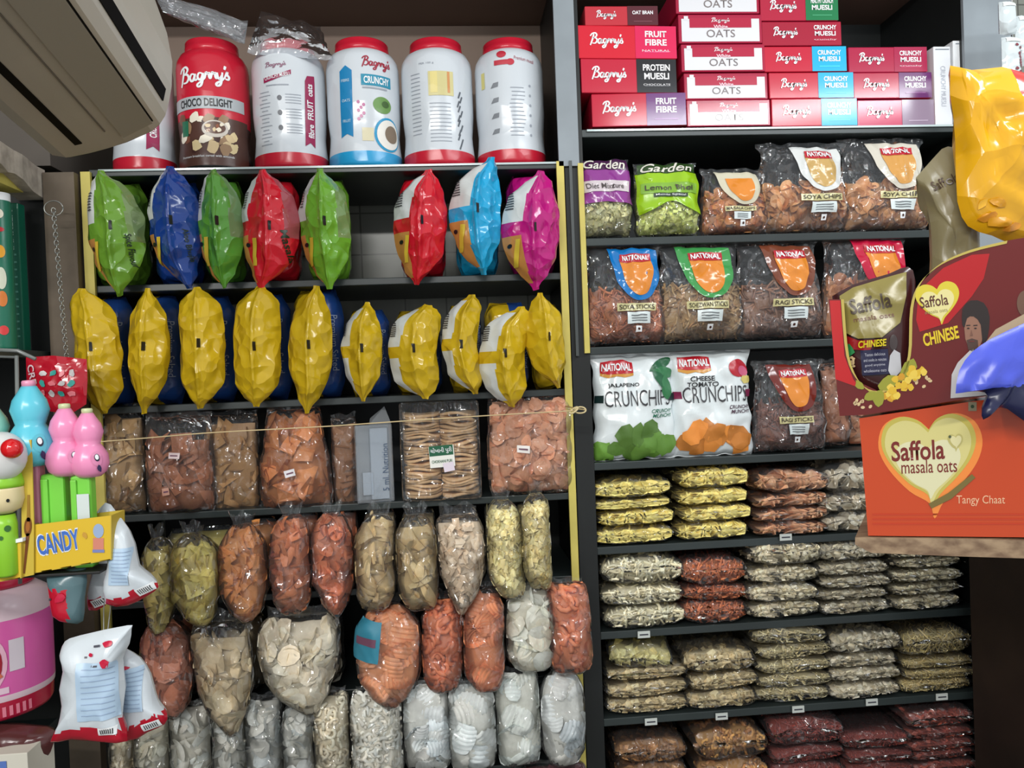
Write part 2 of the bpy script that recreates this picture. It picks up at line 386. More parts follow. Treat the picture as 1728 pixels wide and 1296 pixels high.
def chip_flake(rnd, r):
    return [(-r * rnd.uniform(.7, 1), -r * .5, 0), (r * rnd.uniform(.6, 1), -r * .55, r * rnd.uniform(-.4, .4)), (r, r * rnd.uniform(.3, .6), 0), (-r * .8, r * .6, r * rnd.uniform(-.4, .4)), (0, 0, r * rnd.uniform(-.3, .3))], [(0, 1, 4), (1, 2, 4), (2, 3, 4), (3, 0, 4)]
CHIP = dict(disc=chip_disc, coin=chip_coin, shard=chip_shard, long=chip_long, ridge=chip_ridge, stick=chip_stick, sev=chip_sev, ring=chip_ring, flake=chip_flake)
def contents(pl, kind, n, r, color, seed, vlo=-.9, vhi=.8, tilt=.9, core=True, edge=False, color2=None):
    if kind == 'ridge': tilt = .3; r *= 1.12
    rnd = random.Random(seed); mb = MB(); m = chipmat(color); m2 = chipmat(color2) if color2 else m
    if core:
        nu, nv = 14, 14; vs = [vlo + (vhi - vlo) * j / nv for j in range(nv + 1)]
        for sd in (1, -1):
            V = []
            for j, v in enumerate(vs):
                kk = (.42 if kind in ('ridge', 'disc', 'long', 'shard') else .62) * min(1, math.sin(math.pi * (j + .3) / (nv + .6)) * 2.2)
                for i in range(nu + 1):
                    u = (-1 + 2 * i / nu) * .9; p = pl.pos(u, v, sd, kk); V.append(p)
            mb.add(V, [(j * (nu + 1) + i, j * (nu + 1) + i + 1, (j + 1) * (nu + 1) + i + 1, (j + 1) * (nu + 1) + i) for j in range(nv) for i in range(nu)], m, True, (.86, .84, .8))
    for i in range(n):
        V, F = CHIP[kind](rnd, r * rnd.uniform(.75, 1.15))
        if edge:
            v = vlo + (vhi - vlo) * rnd.random() ** 2.2; sgn = rnd.choice((1, 1, -1)) if v > -.6 else rnd.uniform(-1, 1)
            u = rnd.uniform(-.9, .9)
        else: v = rnd.uniform(vlo, vhi); u = rnd.uniform(-.92, .92); sgn = 1 if rnd.random() < .8 else -1
        dep = 1 - .45 * rnd.random() ** 1.2 if abs(sgn) == 1 else abs(sgn)
        sd = 1 if sgn > 0 else -1
        c = pl.pos(u, v, sd, .88 * dep)
        rm = Matrix.Rotation(math.pi / 2 + rnd.gauss(0, tilt * 1.15), 3, 'X') @ Matrix.Rotation(rnd.gauss(0, tilt * 1.15), 3, 'Y') @ Matrix.Rotation(rnd.random() * 6.28, 3, 'Z')
        W2 = pl.w / 2; out = []; wp = [c + rm @ Vector(q) for q in V]; ov = max(-pl.pos(max(-.95, min(.95, p.x / W2)), max(-.95, min(.95, p.z / (pl.h / 2))), 1).y * -1 - p.y if sd > 0 else 0 for p in wp)
        if ov > 0:
            for p in wp: p.y += min(ov, .03) * .9
        for p in wp:
            z = max(-pl.h / 2 * abs(vlo) * 1.02 if vlo < 0 else -9, min(pl.h / 2 * .985, p.z)); vv = z / (pl.h / 2)
            Wv = max(.05, interp(pl.prof, vv)) * W2; cxv = interp(pl.cx, vv) * W2 if pl.cx else 0
            uu = max(-.95, min(.95, (p.x - cxv) / Wv)); x = uu * Wv + cxv
            T = -pl.pos(uu, vv, 1).y; T2 = pl.pos(uu, vv, -1).y
            out.append((x, max(-T + .0012, min(T2 - .0008, p.y)), z))
        sh = rnd.uniform(.9, 1.45); tnt = rnd.uniform(-.05, .05)
        mb.add(out, F, m2 if rnd.random() < .4 else m, kind not in ('shard', 'disc', 'flake', 'coin'), (sh * (1 + tnt), sh, sh * (1 - tnt)))
    return mb
def pxbox(x0, y0, x1, y1, Y):
    a = P((x0 + x1) / 2, y0, Y); b = P((x0 + x1) / 2, y1, Y); l = P(x0, (y0 + y1) / 2, Y); r = P(x1, (y0 + y1) / 2, Y)
    return (l.x + r.x) / 2, (a.z + b.z) / 2, r.x - l.x, a.z - b.z
# ================================================================ THE SETTING
DARK = matte((44, 52, 52), .35, 'laminate', .5, 6, .2); DARKER = matte((24, 27, 27), .45, 'laminate', .4, 6, .2)
GREY = matte((138, 146, 152), .4, 'laminate', .4, 9, .12); YEL = matte((205, 190, 98), .5, 'edge_band', .4, 14, .12)
BROWN = matte((112, 92, 80), .6, 'plywood', .3, 3, .12); WOODBR = matte((120, 98, 74), .5, 'wood', .4, 20, .35)
def wavewood(name, c1, c2, sc=(1, 14, 14)):
    m, nt, b = newmat(name); tc = nt.nodes.new('ShaderNodeTexCoord'); mp = nt.nodes.new('ShaderNodeMapping'); mp.inputs['Scale'].default_value = sc
    nz = nt.nodes.new('ShaderNodeTexNoise'); nz.inputs['Scale'].default_value = 6; nz.inputs['Detail'].default_value = 8; rp = nt.nodes.new('ShaderNodeValToRGB')
    rp.color_ramp.elements[0].position = .35; rp.color_ramp.elements[1].position = .65
    rp.color_ramp.elements[0].color = lin(c1) + (1,); rp.color_ramp.elements[1].color = lin(c2) + (1,)
    nt.links.new(tc.outputs['Object'], mp.inputs[0]); nt.links.new(mp.outputs[0], nz.inputs['Vector']); nt.links.new(nz.outputs['Fac'], rp.inputs[0]); nt.links.new(rp.outputs[0], b.inputs['Base Color'])
    b.inputs['Roughness'].default_value = .55; return m
def tilemat():
    m, nt, b = newmat('wall_tiles'); tc = nt.nodes.new('ShaderNodeTexCoord'); mp = nt.nodes.new('ShaderNodeMapping'); mp.inputs['Rotation'].default_value = (R(90), 0, 0)
    br = nt.nodes.new('ShaderNodeTexBrick'); br.offset = 0; br.inputs['Color1'].default_value = lin((150, 152, 142)) + (1,); br.inputs['Color2'].default_value = lin((138, 141, 132)) + (1,)
    br.inputs['Mortar'].default_value = lin((95, 96, 90)) + (1,); br.inputs['Scale'].default_value = 1; br.inputs['Brick Width'].default_value = .1; br.inputs['Row Height'].default_value = .1; br.inputs['Mortar Size'].default_value = .002
    nt.links.new(tc.outputs['Object'], mp.inputs[0]); nt.links.new(mp.outputs[0], br.inputs['Vector']); nt.links.new(br.outputs['Color'], b.inputs['Base Color']); b.inputs['Roughness'].default_value = .3
    return m
def struct(mb, name): return mb.build(name, kind='structure')
struct(MB().box((.2, .345, 1.6), (4.2, .05, 3.2), tilemat()), 'wall_back')
struct(MB().box((-1.6, -1.2, 1.6), (.05, 3.1, 3.2), matte((70, 72, 70), .7, 'paint', .3, 4, .1)), 'wall_left')
struct(MB().box((-1.19, .16, 2.62), (.86, .32, 1.16), matte((86, 80, 74), .7, 'paint', .3, 4, .1)), 'wall_upper')
struct(MB().box((.2, -1.2, -.05), (4.2, 3.1, .1), matte((120, 116, 108), .5, 'floor_tiles', .4, 3, .1)), 'floor')
# ---- wall shelving
ZB = P(930, 657).z; ZD = P(960, 972).z; ZE = P(590, 1164).z; ZF = P(950, 1284).z
XL, XM0, XM1, XR = -.69, .253, .292, 1.122
ZL = [2.031, 1.803, ZB, 1.348, ZD, ZE, ZF]; ZR = [2.096, 1.872, 1.647, 1.407, 1.231, 1.054, .872, P(1300, 1330).z]
sh = thing('wall_shelving', 'dark laminate wall shelving in two bays with yellow edge bands, full of snacks', 'shelving', (.2, .15, .6))
def sp(mb, name, **k):
    o = mb.build(name, sh, **k); o.location = (-.2, -.15, -.6); return o
GLASS_EDGE = matte((60, 82, 78), .12, 'glass_edge', .8)
for z in ZL:
    sp(MB().box(((XL + XM0) / 2, .158, z - .007), (XM0 - XL, .312, .014), DARK, .0015), 'shelf')
for z in ZR:
    sp(MB().box(((XM1 + XR) / 2, .158, z - .008), (XR - XM1, .312, .016), DARK, .0015), 'shelf')
for x0, x1, z in ((XL + .02, XM0 - .005, ZL[0]), (XM1 + .01, XR - .02, ZR[0])):
    sp(MB().box(((x0 + x1) / 2, -.001, z - .003), (x1 - x0, .003, .004), matte((190, 205, 205), .15, 'steel_strip', .9)), 'edge_strip', label='bright steel edge strip')
sp(MB().box((.273, .155, 1.3), (.038, .305, 2.4), DARKER), 'post')
sp(MB().box((.262, -.002, 2.3), (.042, .008, .56), GREY), 'post_face', label='light grey post face')
sp(MB().box((.243, -.002, 1.4), (.015, .008, 1.26), YEL), 'edge_band', label='yellow edge band')
sp(MB().box((.285, -.003, 1.83), (.011, .008, .39), YEL), 'edge_band', label='yellow edge band')
sp(MB().box((.264, -.004, 1.83), (.006, .01, .4), matte((60, 66, 66), .3, 'metal', .7)), 'shelf_track')
sp(MB().box((-.703, .15, 1.3), (.026, .3, 1.44), DARKER), 'side_panel')
sp(MB().box((-.693, -.003, 1.5), (.018, .008, 1.05), YEL), 'edge_band', label='yellow edge band')
sp(MB().box((-.735, -.01, 1.4), (.058, .03, 1.24), matte((96, 84, 70), .55, 'wood_post', .4, 12, .3)), 'side_post', label='brown wooden side post')
sp(MB().box((XR + .012, .155, 1.3), (.024, .305, 3.0), DARKER), 'side_panel')
sp(MB().box((XR + .055, -.002, 1.9), (.11, .008, 1.5), GREY), 'post_face', label='light grey post face')
sp(MB().box((-.21, .315, 2.24), (.95, .008, .42), matte((138, 120, 108), .6, 'plywood', .3, 3, .1)), 'back_panel', label='brown back panel of top compartment')
sp(MB().box((.71, .315, 1.6), (.85, .008, 1.7), DARKER), 'back_panel', label='dark back panel')
sp(MB().box((-.21, .315, 1.0), (.95, .008, 1.34), DARKER), 'back_panel', label='dark back panel')
sp(MB().box((.2, .11, 2.455), (2.1, .41, .018), BROWN), 'top_board', label='brown top board seen from below')
rnd = random.Random(5)
for px, py in ((1086, 1070), (1098, 1217), (1217, 1208), (1470, 1184), (1325, 906), (1588, 1175), (1346, 1196)):
    p = P(px, py); m = MB(); m.box((p.x, -.0025, p.z), (.026, .002, .014), matte((200, 205, 200), .5)); m.box((p.x, -.004, p.z), (.018, .0008, .0025), matte((60, 60, 70), .5)); sp(m, 'price_ticket')
# ---- left cabinet (its open side faces the aisle)
lc = thing('corner_cabinet', 'dark side cabinet at the left, with a green packet row inside', 'cabinet', (-1.1, -.3, .6))
def lp(mb, name, **k):
    o = mb.build(name, lc, **k); o.location = (1.1, .3, -.6); return o
lp(MB().box((-1.15, .02, 1.3), (.78, .02, 1.42), DARKER), 'back_panel')
lp(MB().box((-1.3, -.3, 1.3), (.02, .62, 1.42), DARKER), 'back_panel')
for z in (P(10, 590, -.12).z,):
    lp(MB().box((-1.03, -.3, z - .008), (.52, .6, .014), DARK, .001), 'shelf')
# plastered beam running towards the viewer
mb = MB(); pf = [P(80, 283, 0), P(93, 337, 0), P(96, 345, 0)]
a, b, c, d = P(88, 284, -.02), P(92, 335, -.02), P(-30, 212, -.5), P(-30, 196, -.5)
n_ = 24; V = []; za, zb_ = P(93, 287, -.013).z, P(93, 337, -.013).z; zc_, zd_ = P(0, 213, -.228).z, P(0, 247, -.228).z
for i in range(n_ + 1):
    t = i / n_ * 2.4; y = -.013 - .215 * t; x = -.765 - .006 * noise.noise(Vector((t * 4, 0, 0))); w_ = .008 * noise.noise(Vector((t * 9, 3, 0)))
    V += [(x - .05, y, za + (zc_ - za) * t), (x, y, za + (zc_ - za) * t), (x, y, zb_ + (zd_ - zb_) * t + w_), (x - .05, y, zb_ + (zd_ - zb_) * t + w_)]
F = [(i * 4 + k, i * 4 + (k + 1) % 4, i * 4 + 4 + (k + 1) % 4, i * 4 + 4 + k) for i in range(n_) for k in range(4)] + [(0, 3, 2, 1)]
mb.add(V, F, matte((168, 158, 146), .8, 'plaster', .2, 40, .3), False)
mb.box((-.81, -.33, 2.0), (.05, .55, .05), YEL)
mb.build('trim_1', kind='structure')
# ================================================================ air conditioner
def build_ac():
    Y0 = -.45; prof = [(248, -40), (284, 60), (293, 108), (292, 150), (287, 178), (282, 196), (272, 212), (258, 224), (215, 243), (180, 254), (150, 262), (115, 269), (92, 265), (70, 190), (30, -40)]
    pts = [P(x, y, Y0) for x, y in prof]; d = -(ROT @ Vector(((620 - 864) / FPX, -(720 - 648) / FPX, -1))).normalized()
    o = thing('air_conditioner', 'cream split air conditioner high on the left, seen from below', 'air conditioner', pts[12])
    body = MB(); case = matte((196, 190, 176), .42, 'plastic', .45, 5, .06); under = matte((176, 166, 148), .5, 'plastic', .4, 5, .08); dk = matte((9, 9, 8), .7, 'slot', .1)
    n = len(pts); L = .78
    # far end cap with softened rim, then the long casing
    c = sum(pts, Vector()) / n; rings = [[p + (c - p) * .04 for p in pts], [p + d * .008 for p in pts], [p + d * .05 for p in pts], [p + d * L for p in pts]]
    base = [p - pts[12] for r_ in rings for p in r_]
    Fc = []; Fu = []
    for r_ in range(3):
        for i in range(n):
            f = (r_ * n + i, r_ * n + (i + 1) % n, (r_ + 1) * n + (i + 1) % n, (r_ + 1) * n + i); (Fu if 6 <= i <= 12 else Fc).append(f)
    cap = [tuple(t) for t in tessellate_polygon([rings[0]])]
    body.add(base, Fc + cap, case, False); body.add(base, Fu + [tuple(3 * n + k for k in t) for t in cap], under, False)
    body.build('casing', o)
    def strip(name, pa, pb, fa, fb, s0, depth, mat, out=.0015):
        """strip lying on the casing between two profile fractions"""
        A = pts[pa].lerp(pts[pa + 1], fa); B = pts[pb].lerp(pts[pb + 1], fb); nn = (B - A).cross(d).normalized()
        if nn.dot(A - c) < 0: nn = -nn
        q = [A + d * s0, B + d * s0, B + d * L, A + d * L]; m = MB()
        m.prism([p + nn * out - pts[12] for p in q], -nn * depth, mat); return m.build(name, o)
    strip('air_slot', 3, 4, .62, .5, .035, .006, dk)
    strip('louvre', 6, 7, .5, .95, .03, .004, matte((150, 142, 126), .5), .0035)
    strip('seam', 6, 6, .35, .48, .03, .003, dk)
    strip('seam', 8, 8, .40, .46, .06, .003, matte((110, 102, 90), .6))
    strip('seam', 9, 10, .75, .12, .045, .003, dk)
    m = MB(); q = P(228, 216, -.45) - pts[12]; m.box(q + d * .04 + Vector((0, 0, -.004)), (.02, .006, .004), matte((60, 60, 58), .5)); m.build('badge', o)
build_ac()
# ================================================================ jars on the top shelf
def jar(x0, x1, style, label, group=None):
    Y = .085; cx, cz, w, h = pxbox(x0, 82, x1, 275, Y); r = w / 2; z0 = ZL[0]; H = P((x0 + x1) / 2, 80, Y).z - z0; s = r / .072; k = H / .24
    o = thing('cereal_jar', label, 'jar', (cx, Y, z0), group)
    pr = [(.060, 0), (.0715, .003), (.0725, .010), (.0722, .028), (.0722, .0285), (.0695, .050), (.0685, .066), (.0705, .085), (.0722, .105), (.0722, .19), (.070, .203), (.0635, .214), (.054, .2195), (.0505, .2205)]
    pr = [(a * s, b * k) for a, b in pr]
    red = foil((196, 30, 52), .25, 20, .003, .5, 'plastic'); wht = foil((208, 214, 220), .22, 18, .004, .6, 'jar'); base = dict(choc=foil((24, 28, 28), .25, 20, .003), blue=foil((38, 160, 214), .25, 20, .003)).get(style, red)
    top = wht if style != 'choc' else red
    mats = [base, base, base, wht, wht, wht, wht, wht, wht, top, top, top, top]
    if style == 'choc': mats = [base] * 3 + [foil((70, 48, 44), .2, 18, .003)] * 4 + [red] * 6
    body = MB(); body.lathe(pr, wht, 48, mats=mats); cy = Cyl(pr); up = lambda sh, m, x, z, ww, hh=None, rot=0, off=.0008, me=.006: put(body, cy, sh, m, x * s, z * k, ww * s, hh * k if hh else None, rot, off, me)
    gr = ink((156, 162, 172)); mg = ink((150, 30, 78))
    if style == 'choc':
        up(RECT, ink((176, 182, 186)), 0, .118, .17, .022, 0); up(text2d('CHOCO DELIGHT', .02), ink((40, 42, 44)), 0, .118, .11, .014, 0, .0016)
        up(BRAND, WHITE, 0, .165, .105, None, 5, .0014)
        up(RECT, ink((80, 52, 44)), 0, .05, .19, .085, 0, .0006); rn = random.Random(2)
        for i in range(26):
            c_ = rn.choice([(120, 74, 56), (216, 196, 150), (150, 120, 90), (232, 224, 206), (64, 36, 32), (206, 182, 140)])
            up(leaf2d(i), ink(c_), rn.uniform(-.055, .055), rn.uniform(.035, .095), rn.uniform(.014, .03), rn.uniform(.01, .022), rn.random() * 90, .001 + i * .00003)
        up(ELL, ink((196, 188, 178)), .018, .072, .05, .03, 0, .0022); up(ELL, ink((96, 66, 54)), .018, .074, .04, .021, 0, .0026)
        for i in range(9): up(leaf2d(40 + i), ink(rn.choice([(214, 190, 150), (140, 84, 60), (232, 222, 200)])), .018 + rn.uniform(-.015, .015), .074 + rn.uniform(-.006, .006), .009, .006, rn.random() * 90, .003)
        up(RECT, ink((40, 110, 82)), -.045, .075, .018, .026, -4, .0024); up(text2d('Premium breakfast cereal with almonds', .0), WHITE, 0, .024, .11, .004, 0, .0012)
    elif style == 'back':
        up(BRAND, ink((150, 110, 130)), -.012, .183, .042, .012, 3); up(poly2d([(-1, -.3), (-.3, -.1), (1, .5), (1, .95), (.2, .5), (-1, .2)]), mg, -.01, .163, .055, .022, 0, .001)
        up(text2d('CRUNCHY MUESLI', .01), WHITE, -.01, .163, .05, .007, 9, .0014)
        up(poly2d([(-1, -1), (0, -.88), (1, -1), (1, .8), (.9, 1), (-.6, .95), (-1, .8)]), mg, .053, .105, .022, .13, -2, .001)
        up(text2d('fibre  FRUIT  oats', .02), WHITE, .053, .105, .105, .012, 90, .0016)
        for i in range(15): up(RECT, gr, -.038, .136 - i * .0066, .022 + .008 * math.sin(i * 2.3), .0013)
        for j in range(3):
            up(ELL, ink((84, 88, 96)), -.006, .124 - j * .026, .009, .009)
            for i in range(4): up(RECT, gr, .02, .130 - j * .026 - i * .005, .03, .0012)
        up(RECT, gr, -.01, .147, .045, .002)
    elif style == 'blue':
        bl = ink((30, 130, 184)); up(poly2d([(-1, -1), (0, -.9), (1, -1), (1, .85), (0, 1), (-1, .85)]), bl, -.028, .118, .026, .128, -1)
        for i, t_ in enumerate(('FIBRE', 'OATS', 'FRUIT')): up(text2d(t_, .01), ink((190, 214, 226)), -.028, .155 - i * .036, .017, .005, 0, .0014)
        up(BRAND, ink((160, 40, 60)), .035, .186, .06, None, 0); up(RECT, ink((40, 140, 170)), .034, .155, .062, .02, 0); up(text2d('CRUNCHY', .03), WHITE, .034, .155, .052, .013, 0, .0014); up(RECT, gr, .03, .141, .05, .003)
        up(ELL, ink((104, 146, 74)), .044, .112, .04, .03); up(ELL, ink((64, 96, 44)), .05, .114, .016, .012, 0, .0014); up(ELL, ink((36, 150, 196)), .055, .06, .062, .062, 0, .0012); up(ELL, ink((236, 232, 224)), .056, .06, .054, .054, 0, .0018); up(ELL, ink((130, 112, 94)), .062, .062, .032, .032, 0, .0024)
        for i in range(7): up(ELL, ink((196, 120, 160)), -.004 + (i % 3) * .005, .085 + i * .005, .006, .006, 0, .001)
        up(RECT, ink((220, 212, 180)), .012, .058, .022, .024)
    elif style == 'table':
        up(RECT, ink((208, 198, 140)), .008, .148, .05, .044); up(RECT, ink((222, 206, 130)), -.006, .15, .014, .038, 0, .0012); up(RECT, ink((206, 140, 80)), .023, .15, .005, .038, 0, .0012)
        for i in range(16): up(RECT, gr, -.045, .168 - i * .0072, .022, .0014)
        for i in range(11): up(RECT, gr, .005, .112 - i * .0068, .042, .0013)
        for i in range(12): up(RECT, ink((90, 96, 104)), .046 + .004 * math.sin(i * 2), .13 - i * .0085, .014, .003, 68)
        up(text2d('PER 100 g', .01), gr, -.02, .185, .03, .004)
    elif style == 'berry':
        rd = ink((190, 50, 66))
        up(ELL, rd, -.02, .203, .02, .014); up(RECT, rd, -.02, .187, .032, .009); up(ELL, rd, -.002, .187, .016, .012)
        up(RECT, ink((206, 196, 120)), -.066, .16, .01, .03)
        for i in range(4): up(poly2d([(-1, -1), (1, -.4), (1, 1), (-.4, .6)]), ink((130, 134, 140)), -.037, .147 - i * .028, .016, .012, -8)
        for i in range(13): up(RECT, gr, .01 + .003 * math.sin(i), .14 - i * .0072, .028, .0015, 0)
        for i in range(6): up(ELL, gr, .038, .145 - i * .018, .005, .005)
        up(text2d('Premium muesli', .0), ink((170, 100, 110)), .028, .193, .045, .007, -6)
    elif style == 'side':
        up(poly2d([(-1, -1), (0, -.88), (1, -1), (1, .9), (-1, 1)]), mg, .045, .1, .03, .12, -2); up(text2d('CRUNCHY MUESLI', .02), WHITE, .045, .1, .1, .012, 88, .0016)
    body.build('jar_body', o)
    lid = MB(); lz = .217 * k; lr = .0535 * s
    lid.lathe([(lr, lz), (lr, lz + .013 * k), (lr * .985, lz + .0135 * k), (lr * .985, lz + .0215 * k), (lr * .96, lz + .0232 * k), (lr * .9, lz + .0235 * k)], red, 48); lid.build('lid', o)
    return o
jar(190, 292, 'side', 'white cereal jar with red base half hidden behind the air conditioner')
jar(302, 421, 'choc', 'red and brown chocolate cereal jar with black base')
jar(428, 550, 'back', 'white jar with red base, ribbon logo and purple vertical banner, beside the chocolate jar')
jar(553, 675, 'blue', 'white muesli jar with light blue base and blue vertical ribbon')
jar(679, 798, 'table', 'white jar with red base showing a yellow nutrition table, right of the blue-based jar')
jar(803, 917, 'berry', 'white jar with red base and red berries near its lid, rightmost on the shelf')
# plastic wrappings lying over the jars
def sheet(name, label, cat, Y, quad, bulge, mat, seed, nx=22, ny=12, thick=.01):
    """crumpled closed plastic bag lying between four corners given on the photograph"""
    q = [P(x, y, yy) for x, y, yy in quad]; c = sum(q, Vector()) / 4; mb = MB()
    for sd in (1, -1):
        V = []
        for j in range(ny + 1):
            for i in range(nx + 1):
                u, v = i / nx, j / ny; p = q[0].lerp(q[1], u).lerp(q[3].lerp(q[2], u), v); e = (math.sin(math.pi * u) * math.sin(math.pi * v)) ** .5 if 0 < i < nx and 0 < j < ny else 0
                w = noise.noise(Vector((u * 6 + seed, v * 5, 0))) + .6 * (1 - 2 * abs(noise.noise(Vector((u * 9, v * 7 + seed, 2)))))
                V.append(p - c + Vector((.003 * w, -sd * (bulge * e) - .006 * w, .005 * w * (1 - e) + sd * .1 * bulge * e)))
        F = [(j * (nx + 1) + i, j * (nx + 1) + i + 1, (j + 1) * (nx + 1) + i + 1, (j + 1) * (nx + 1) + i) for j in range(ny) for i in range(nx)]
        mb.add(V, F if sd > 0 else [f[::-1] for f in F], mat, True)
    return mb.build(name, None, c, label=label, category=cat), c
SHINY = film(30, .012, .16, (.95, .96, .98), .9)
sheet('plastic_sleeve', 'long shiny plastic sleeve lying across the jar tops beside the air conditioner', 'plastic bag', 0, [(258, -10, .02), (275, 22, .02), (412, 78, .03), (418, 38, .05)], .02, SHINY, 3)
sheet('plastic_bag', 'crumpled clear plastic bag draped over the lid of the ribbon-logo jar', 'plastic bag', 0, [(416, 92, .02), (440, 22, .06), (540, 48, .08), (560, 104, .02)], .022, SHINY, 9)
# ================================================================ pillow packets standing edge-on (upper left rows)
CLEAR = film()
LENS = [(-1, .10), (-.94, .13), (-.74, .5), (-.45, .86), (-.15, 1), (.25, 1), (.55, .84), (.8, .5), (.94, .16), (1, .12)]
FAT = [(-1, .12), (-.95, .16), (-.78, .62), (-.6, .93), (-.2, 1), (.5, 1), (.72, .88), (.86, .55), (.96, .2), (1, .16)]
def edge_packet(x0, x1, top, bot, zs, ztop, col, label, group, side=None, sidew=0, white=0, text='', picture=False, clearband=False, prof=LENS, seed=0, tcol=(20, 40, 20)):
    Y = -.045; xc = (x0 + x1) / 2; yc = (top[1] + bot[1]) / 2
    C = P(xc, yc, Y); w = (P(x1, yc, Y) - P(x0, yc, Y)).x; a = P(*top, Y); b = P(*bot, Y); h = a.z - b.z
    C.z = (a.z + b.z) / 2; ca = (a.x - C.x) / (w / 2); cb = (b.x - C.x) / (w / 2)
    o = thing('snack_packet', label, 'snack packet', C, group)
    pl = Pillow(w, h, .078, seed, prof, [(-1, cb), (-.55, cb * .25), (0, 0), (.55, ca * .25), (1, ca)], pu=1.5, eu=.85, pv=2.2, ev=.8, wr=.0045, ridge=.007)
    m0 = foil(col, .17, 30, .013, .6, 'foil', .8); wh = foil((208, 212, 210), .25, 30, .004); br = foil((196, 136, 70), .25, 30, .004); hz = foil(tuple(int(c * .5 + 62) for c in col), .1, 26, .014, .8)
    wu = -1 + white
    def mf(u, v, sd):
        if sd < 0: return m0
        if white and u < wu + .12 * v and (v > .14 or v < -.12) and abs(v) < .86: return wh if v > 0 or not picture else br
        if clearband and u > .5 + .25 * abs(v) and v > -.2: return hz
        return m0
    mb = MB(); pl.shell(mb, m0, 26, 34, matfn=mf)
    # the rest of the packet, lying back on the shelf between two boards
    hh = min(ztop - zs - .016, h * .93); zc = zs + hh / 2; ra = P(x0 + 10, yc, .045).x; rb = P(x1 + (sidew / .0012 if side else -3), yc, .03).x; rw = rb - ra; rp = Pillow(rw, hh, .12, seed + 5, [(-1, .75), (-.7, .97), (0, 1), (.7, .97), (1, .7)], pu=3.2, eu=.5, pv=5, ev=.5, wr=.003)
    ms = foil(side, .25, 30, .004) if side else m0
    r2 = MB(); rp.shell(r2, m0, 18, 20, matfn=lambda u, v, sd: ms if side and u > .1 else m0)
    dx = (ra + rb) / 2 - C.x; off = Vector((dx, -Y + .058, zc - C.z)); mb.add([Vector(q) + off for q in r2.v], [f for f, i in zip(r2.f, r2.m) if r2.mats[i] == m0], m0)
    if side: mb.add([Vector(q) + off for q in r2.v], [f for f, i in zip(r2.f, r2.m) if r2.mats[i] != m0], ms)
    pr = mb; bk = ink((20, 18, 16)); W2 = w / 2
    put(pr, pl, RECT, bk, w * .04, (P(xc, (top[1] * .53 + bot[1] * .47), Y).z - C.z) if seed % 4 else 0, .0045, .017, 0, .0012, .004)
    if white:
        for i in range(7): put(pr, pl, RECT, ink((60, 60, 64)), -W2 * .93 + .0005 * i + W2 * white * .35, h * (.17 + .022 * i), W2 * white * .4, .0022, 0, .0012, .004)
        if picture: put(pr, pl, ELL, ink((26, 26, 30)), -W2 * .72, -h * .14, .008, .008, 0, .0012, .004); put(pr, pl, RECT, ink((216, 186, 60)), -W2 * .5, -h * .2, .008, h * .22, -4, .0012, .006)
    if side and text:
        class Off:
            def at(s, x, z, off_): return rp.at(x, z, off_) + off
        put(pr, Off(), text2d(text, .0), ink((140, 156, 186)), rw * .36, 0, hh * .5, .010, -90, .001, .006)
    elif text: put(pr, pl, text2d(text, .015), ink(tcol), W2 * .58, -h * .16, h * .26, .012, -82, .0012, .005)
    mb.build('wrapper', o)
A_ = [
    (150, 246, (170, 288), (203, 498), (104, 150, 46), 'dark green glossy packet edge-on, leftmost of the upper packets', .42, True, True, 'Spice Flavour'),
    (252, 341, (287, 280), (320, 488), (24, 62, 140), 'navy blue glossy snack packet standing edge-on between two green ones', .28, True, False, 'Aloo Bhujia'),
    (335, 412, (360, 284), (379, 487), (86, 150, 52), 'green glossy packet standing between the navy packet and the left red one', .3, True, True, ''),
    (410, 507, (443, 287), (441, 488), (212, 28, 46), 'red glossy packet with clear right flank, between two green packets', .3, True, True, 'Masala'),
    (507, 592, (540, 284), (556, 488), (112, 170, 50), 'bright lime green packet left of the gap showing wall tiles', .28, True, True, ''),
    (664, 754, (723, 286), (703, 481), (210, 26, 44), 'red glossy packet with barcode, right of the gap showing wall tiles', .6, True, False, ''),
    (757, 844, (829, 266), (816, 463), (28, 164, 214), 'sky blue packet with barcode standing between red and magenta ones', .72, True, False, ''),
    (846, 943, (913, 289), (905, 489), (188, 22, 122), 'magenta packet with white barcode flank, last before the centre post', .66, True, False, '')]
for i, (x0, x1, t, b, c, lab, wh, pic, cl, tx) in enumerate(A_):
    edge_packet(x0, x1, t, b, ZL[1], ZL[0], c, lab, 'glossy packets of the upper hanging row', white=wh, picture=pic, clearband=cl, text=tx, seed=i + 1)
Yl = (206, 172, 30)
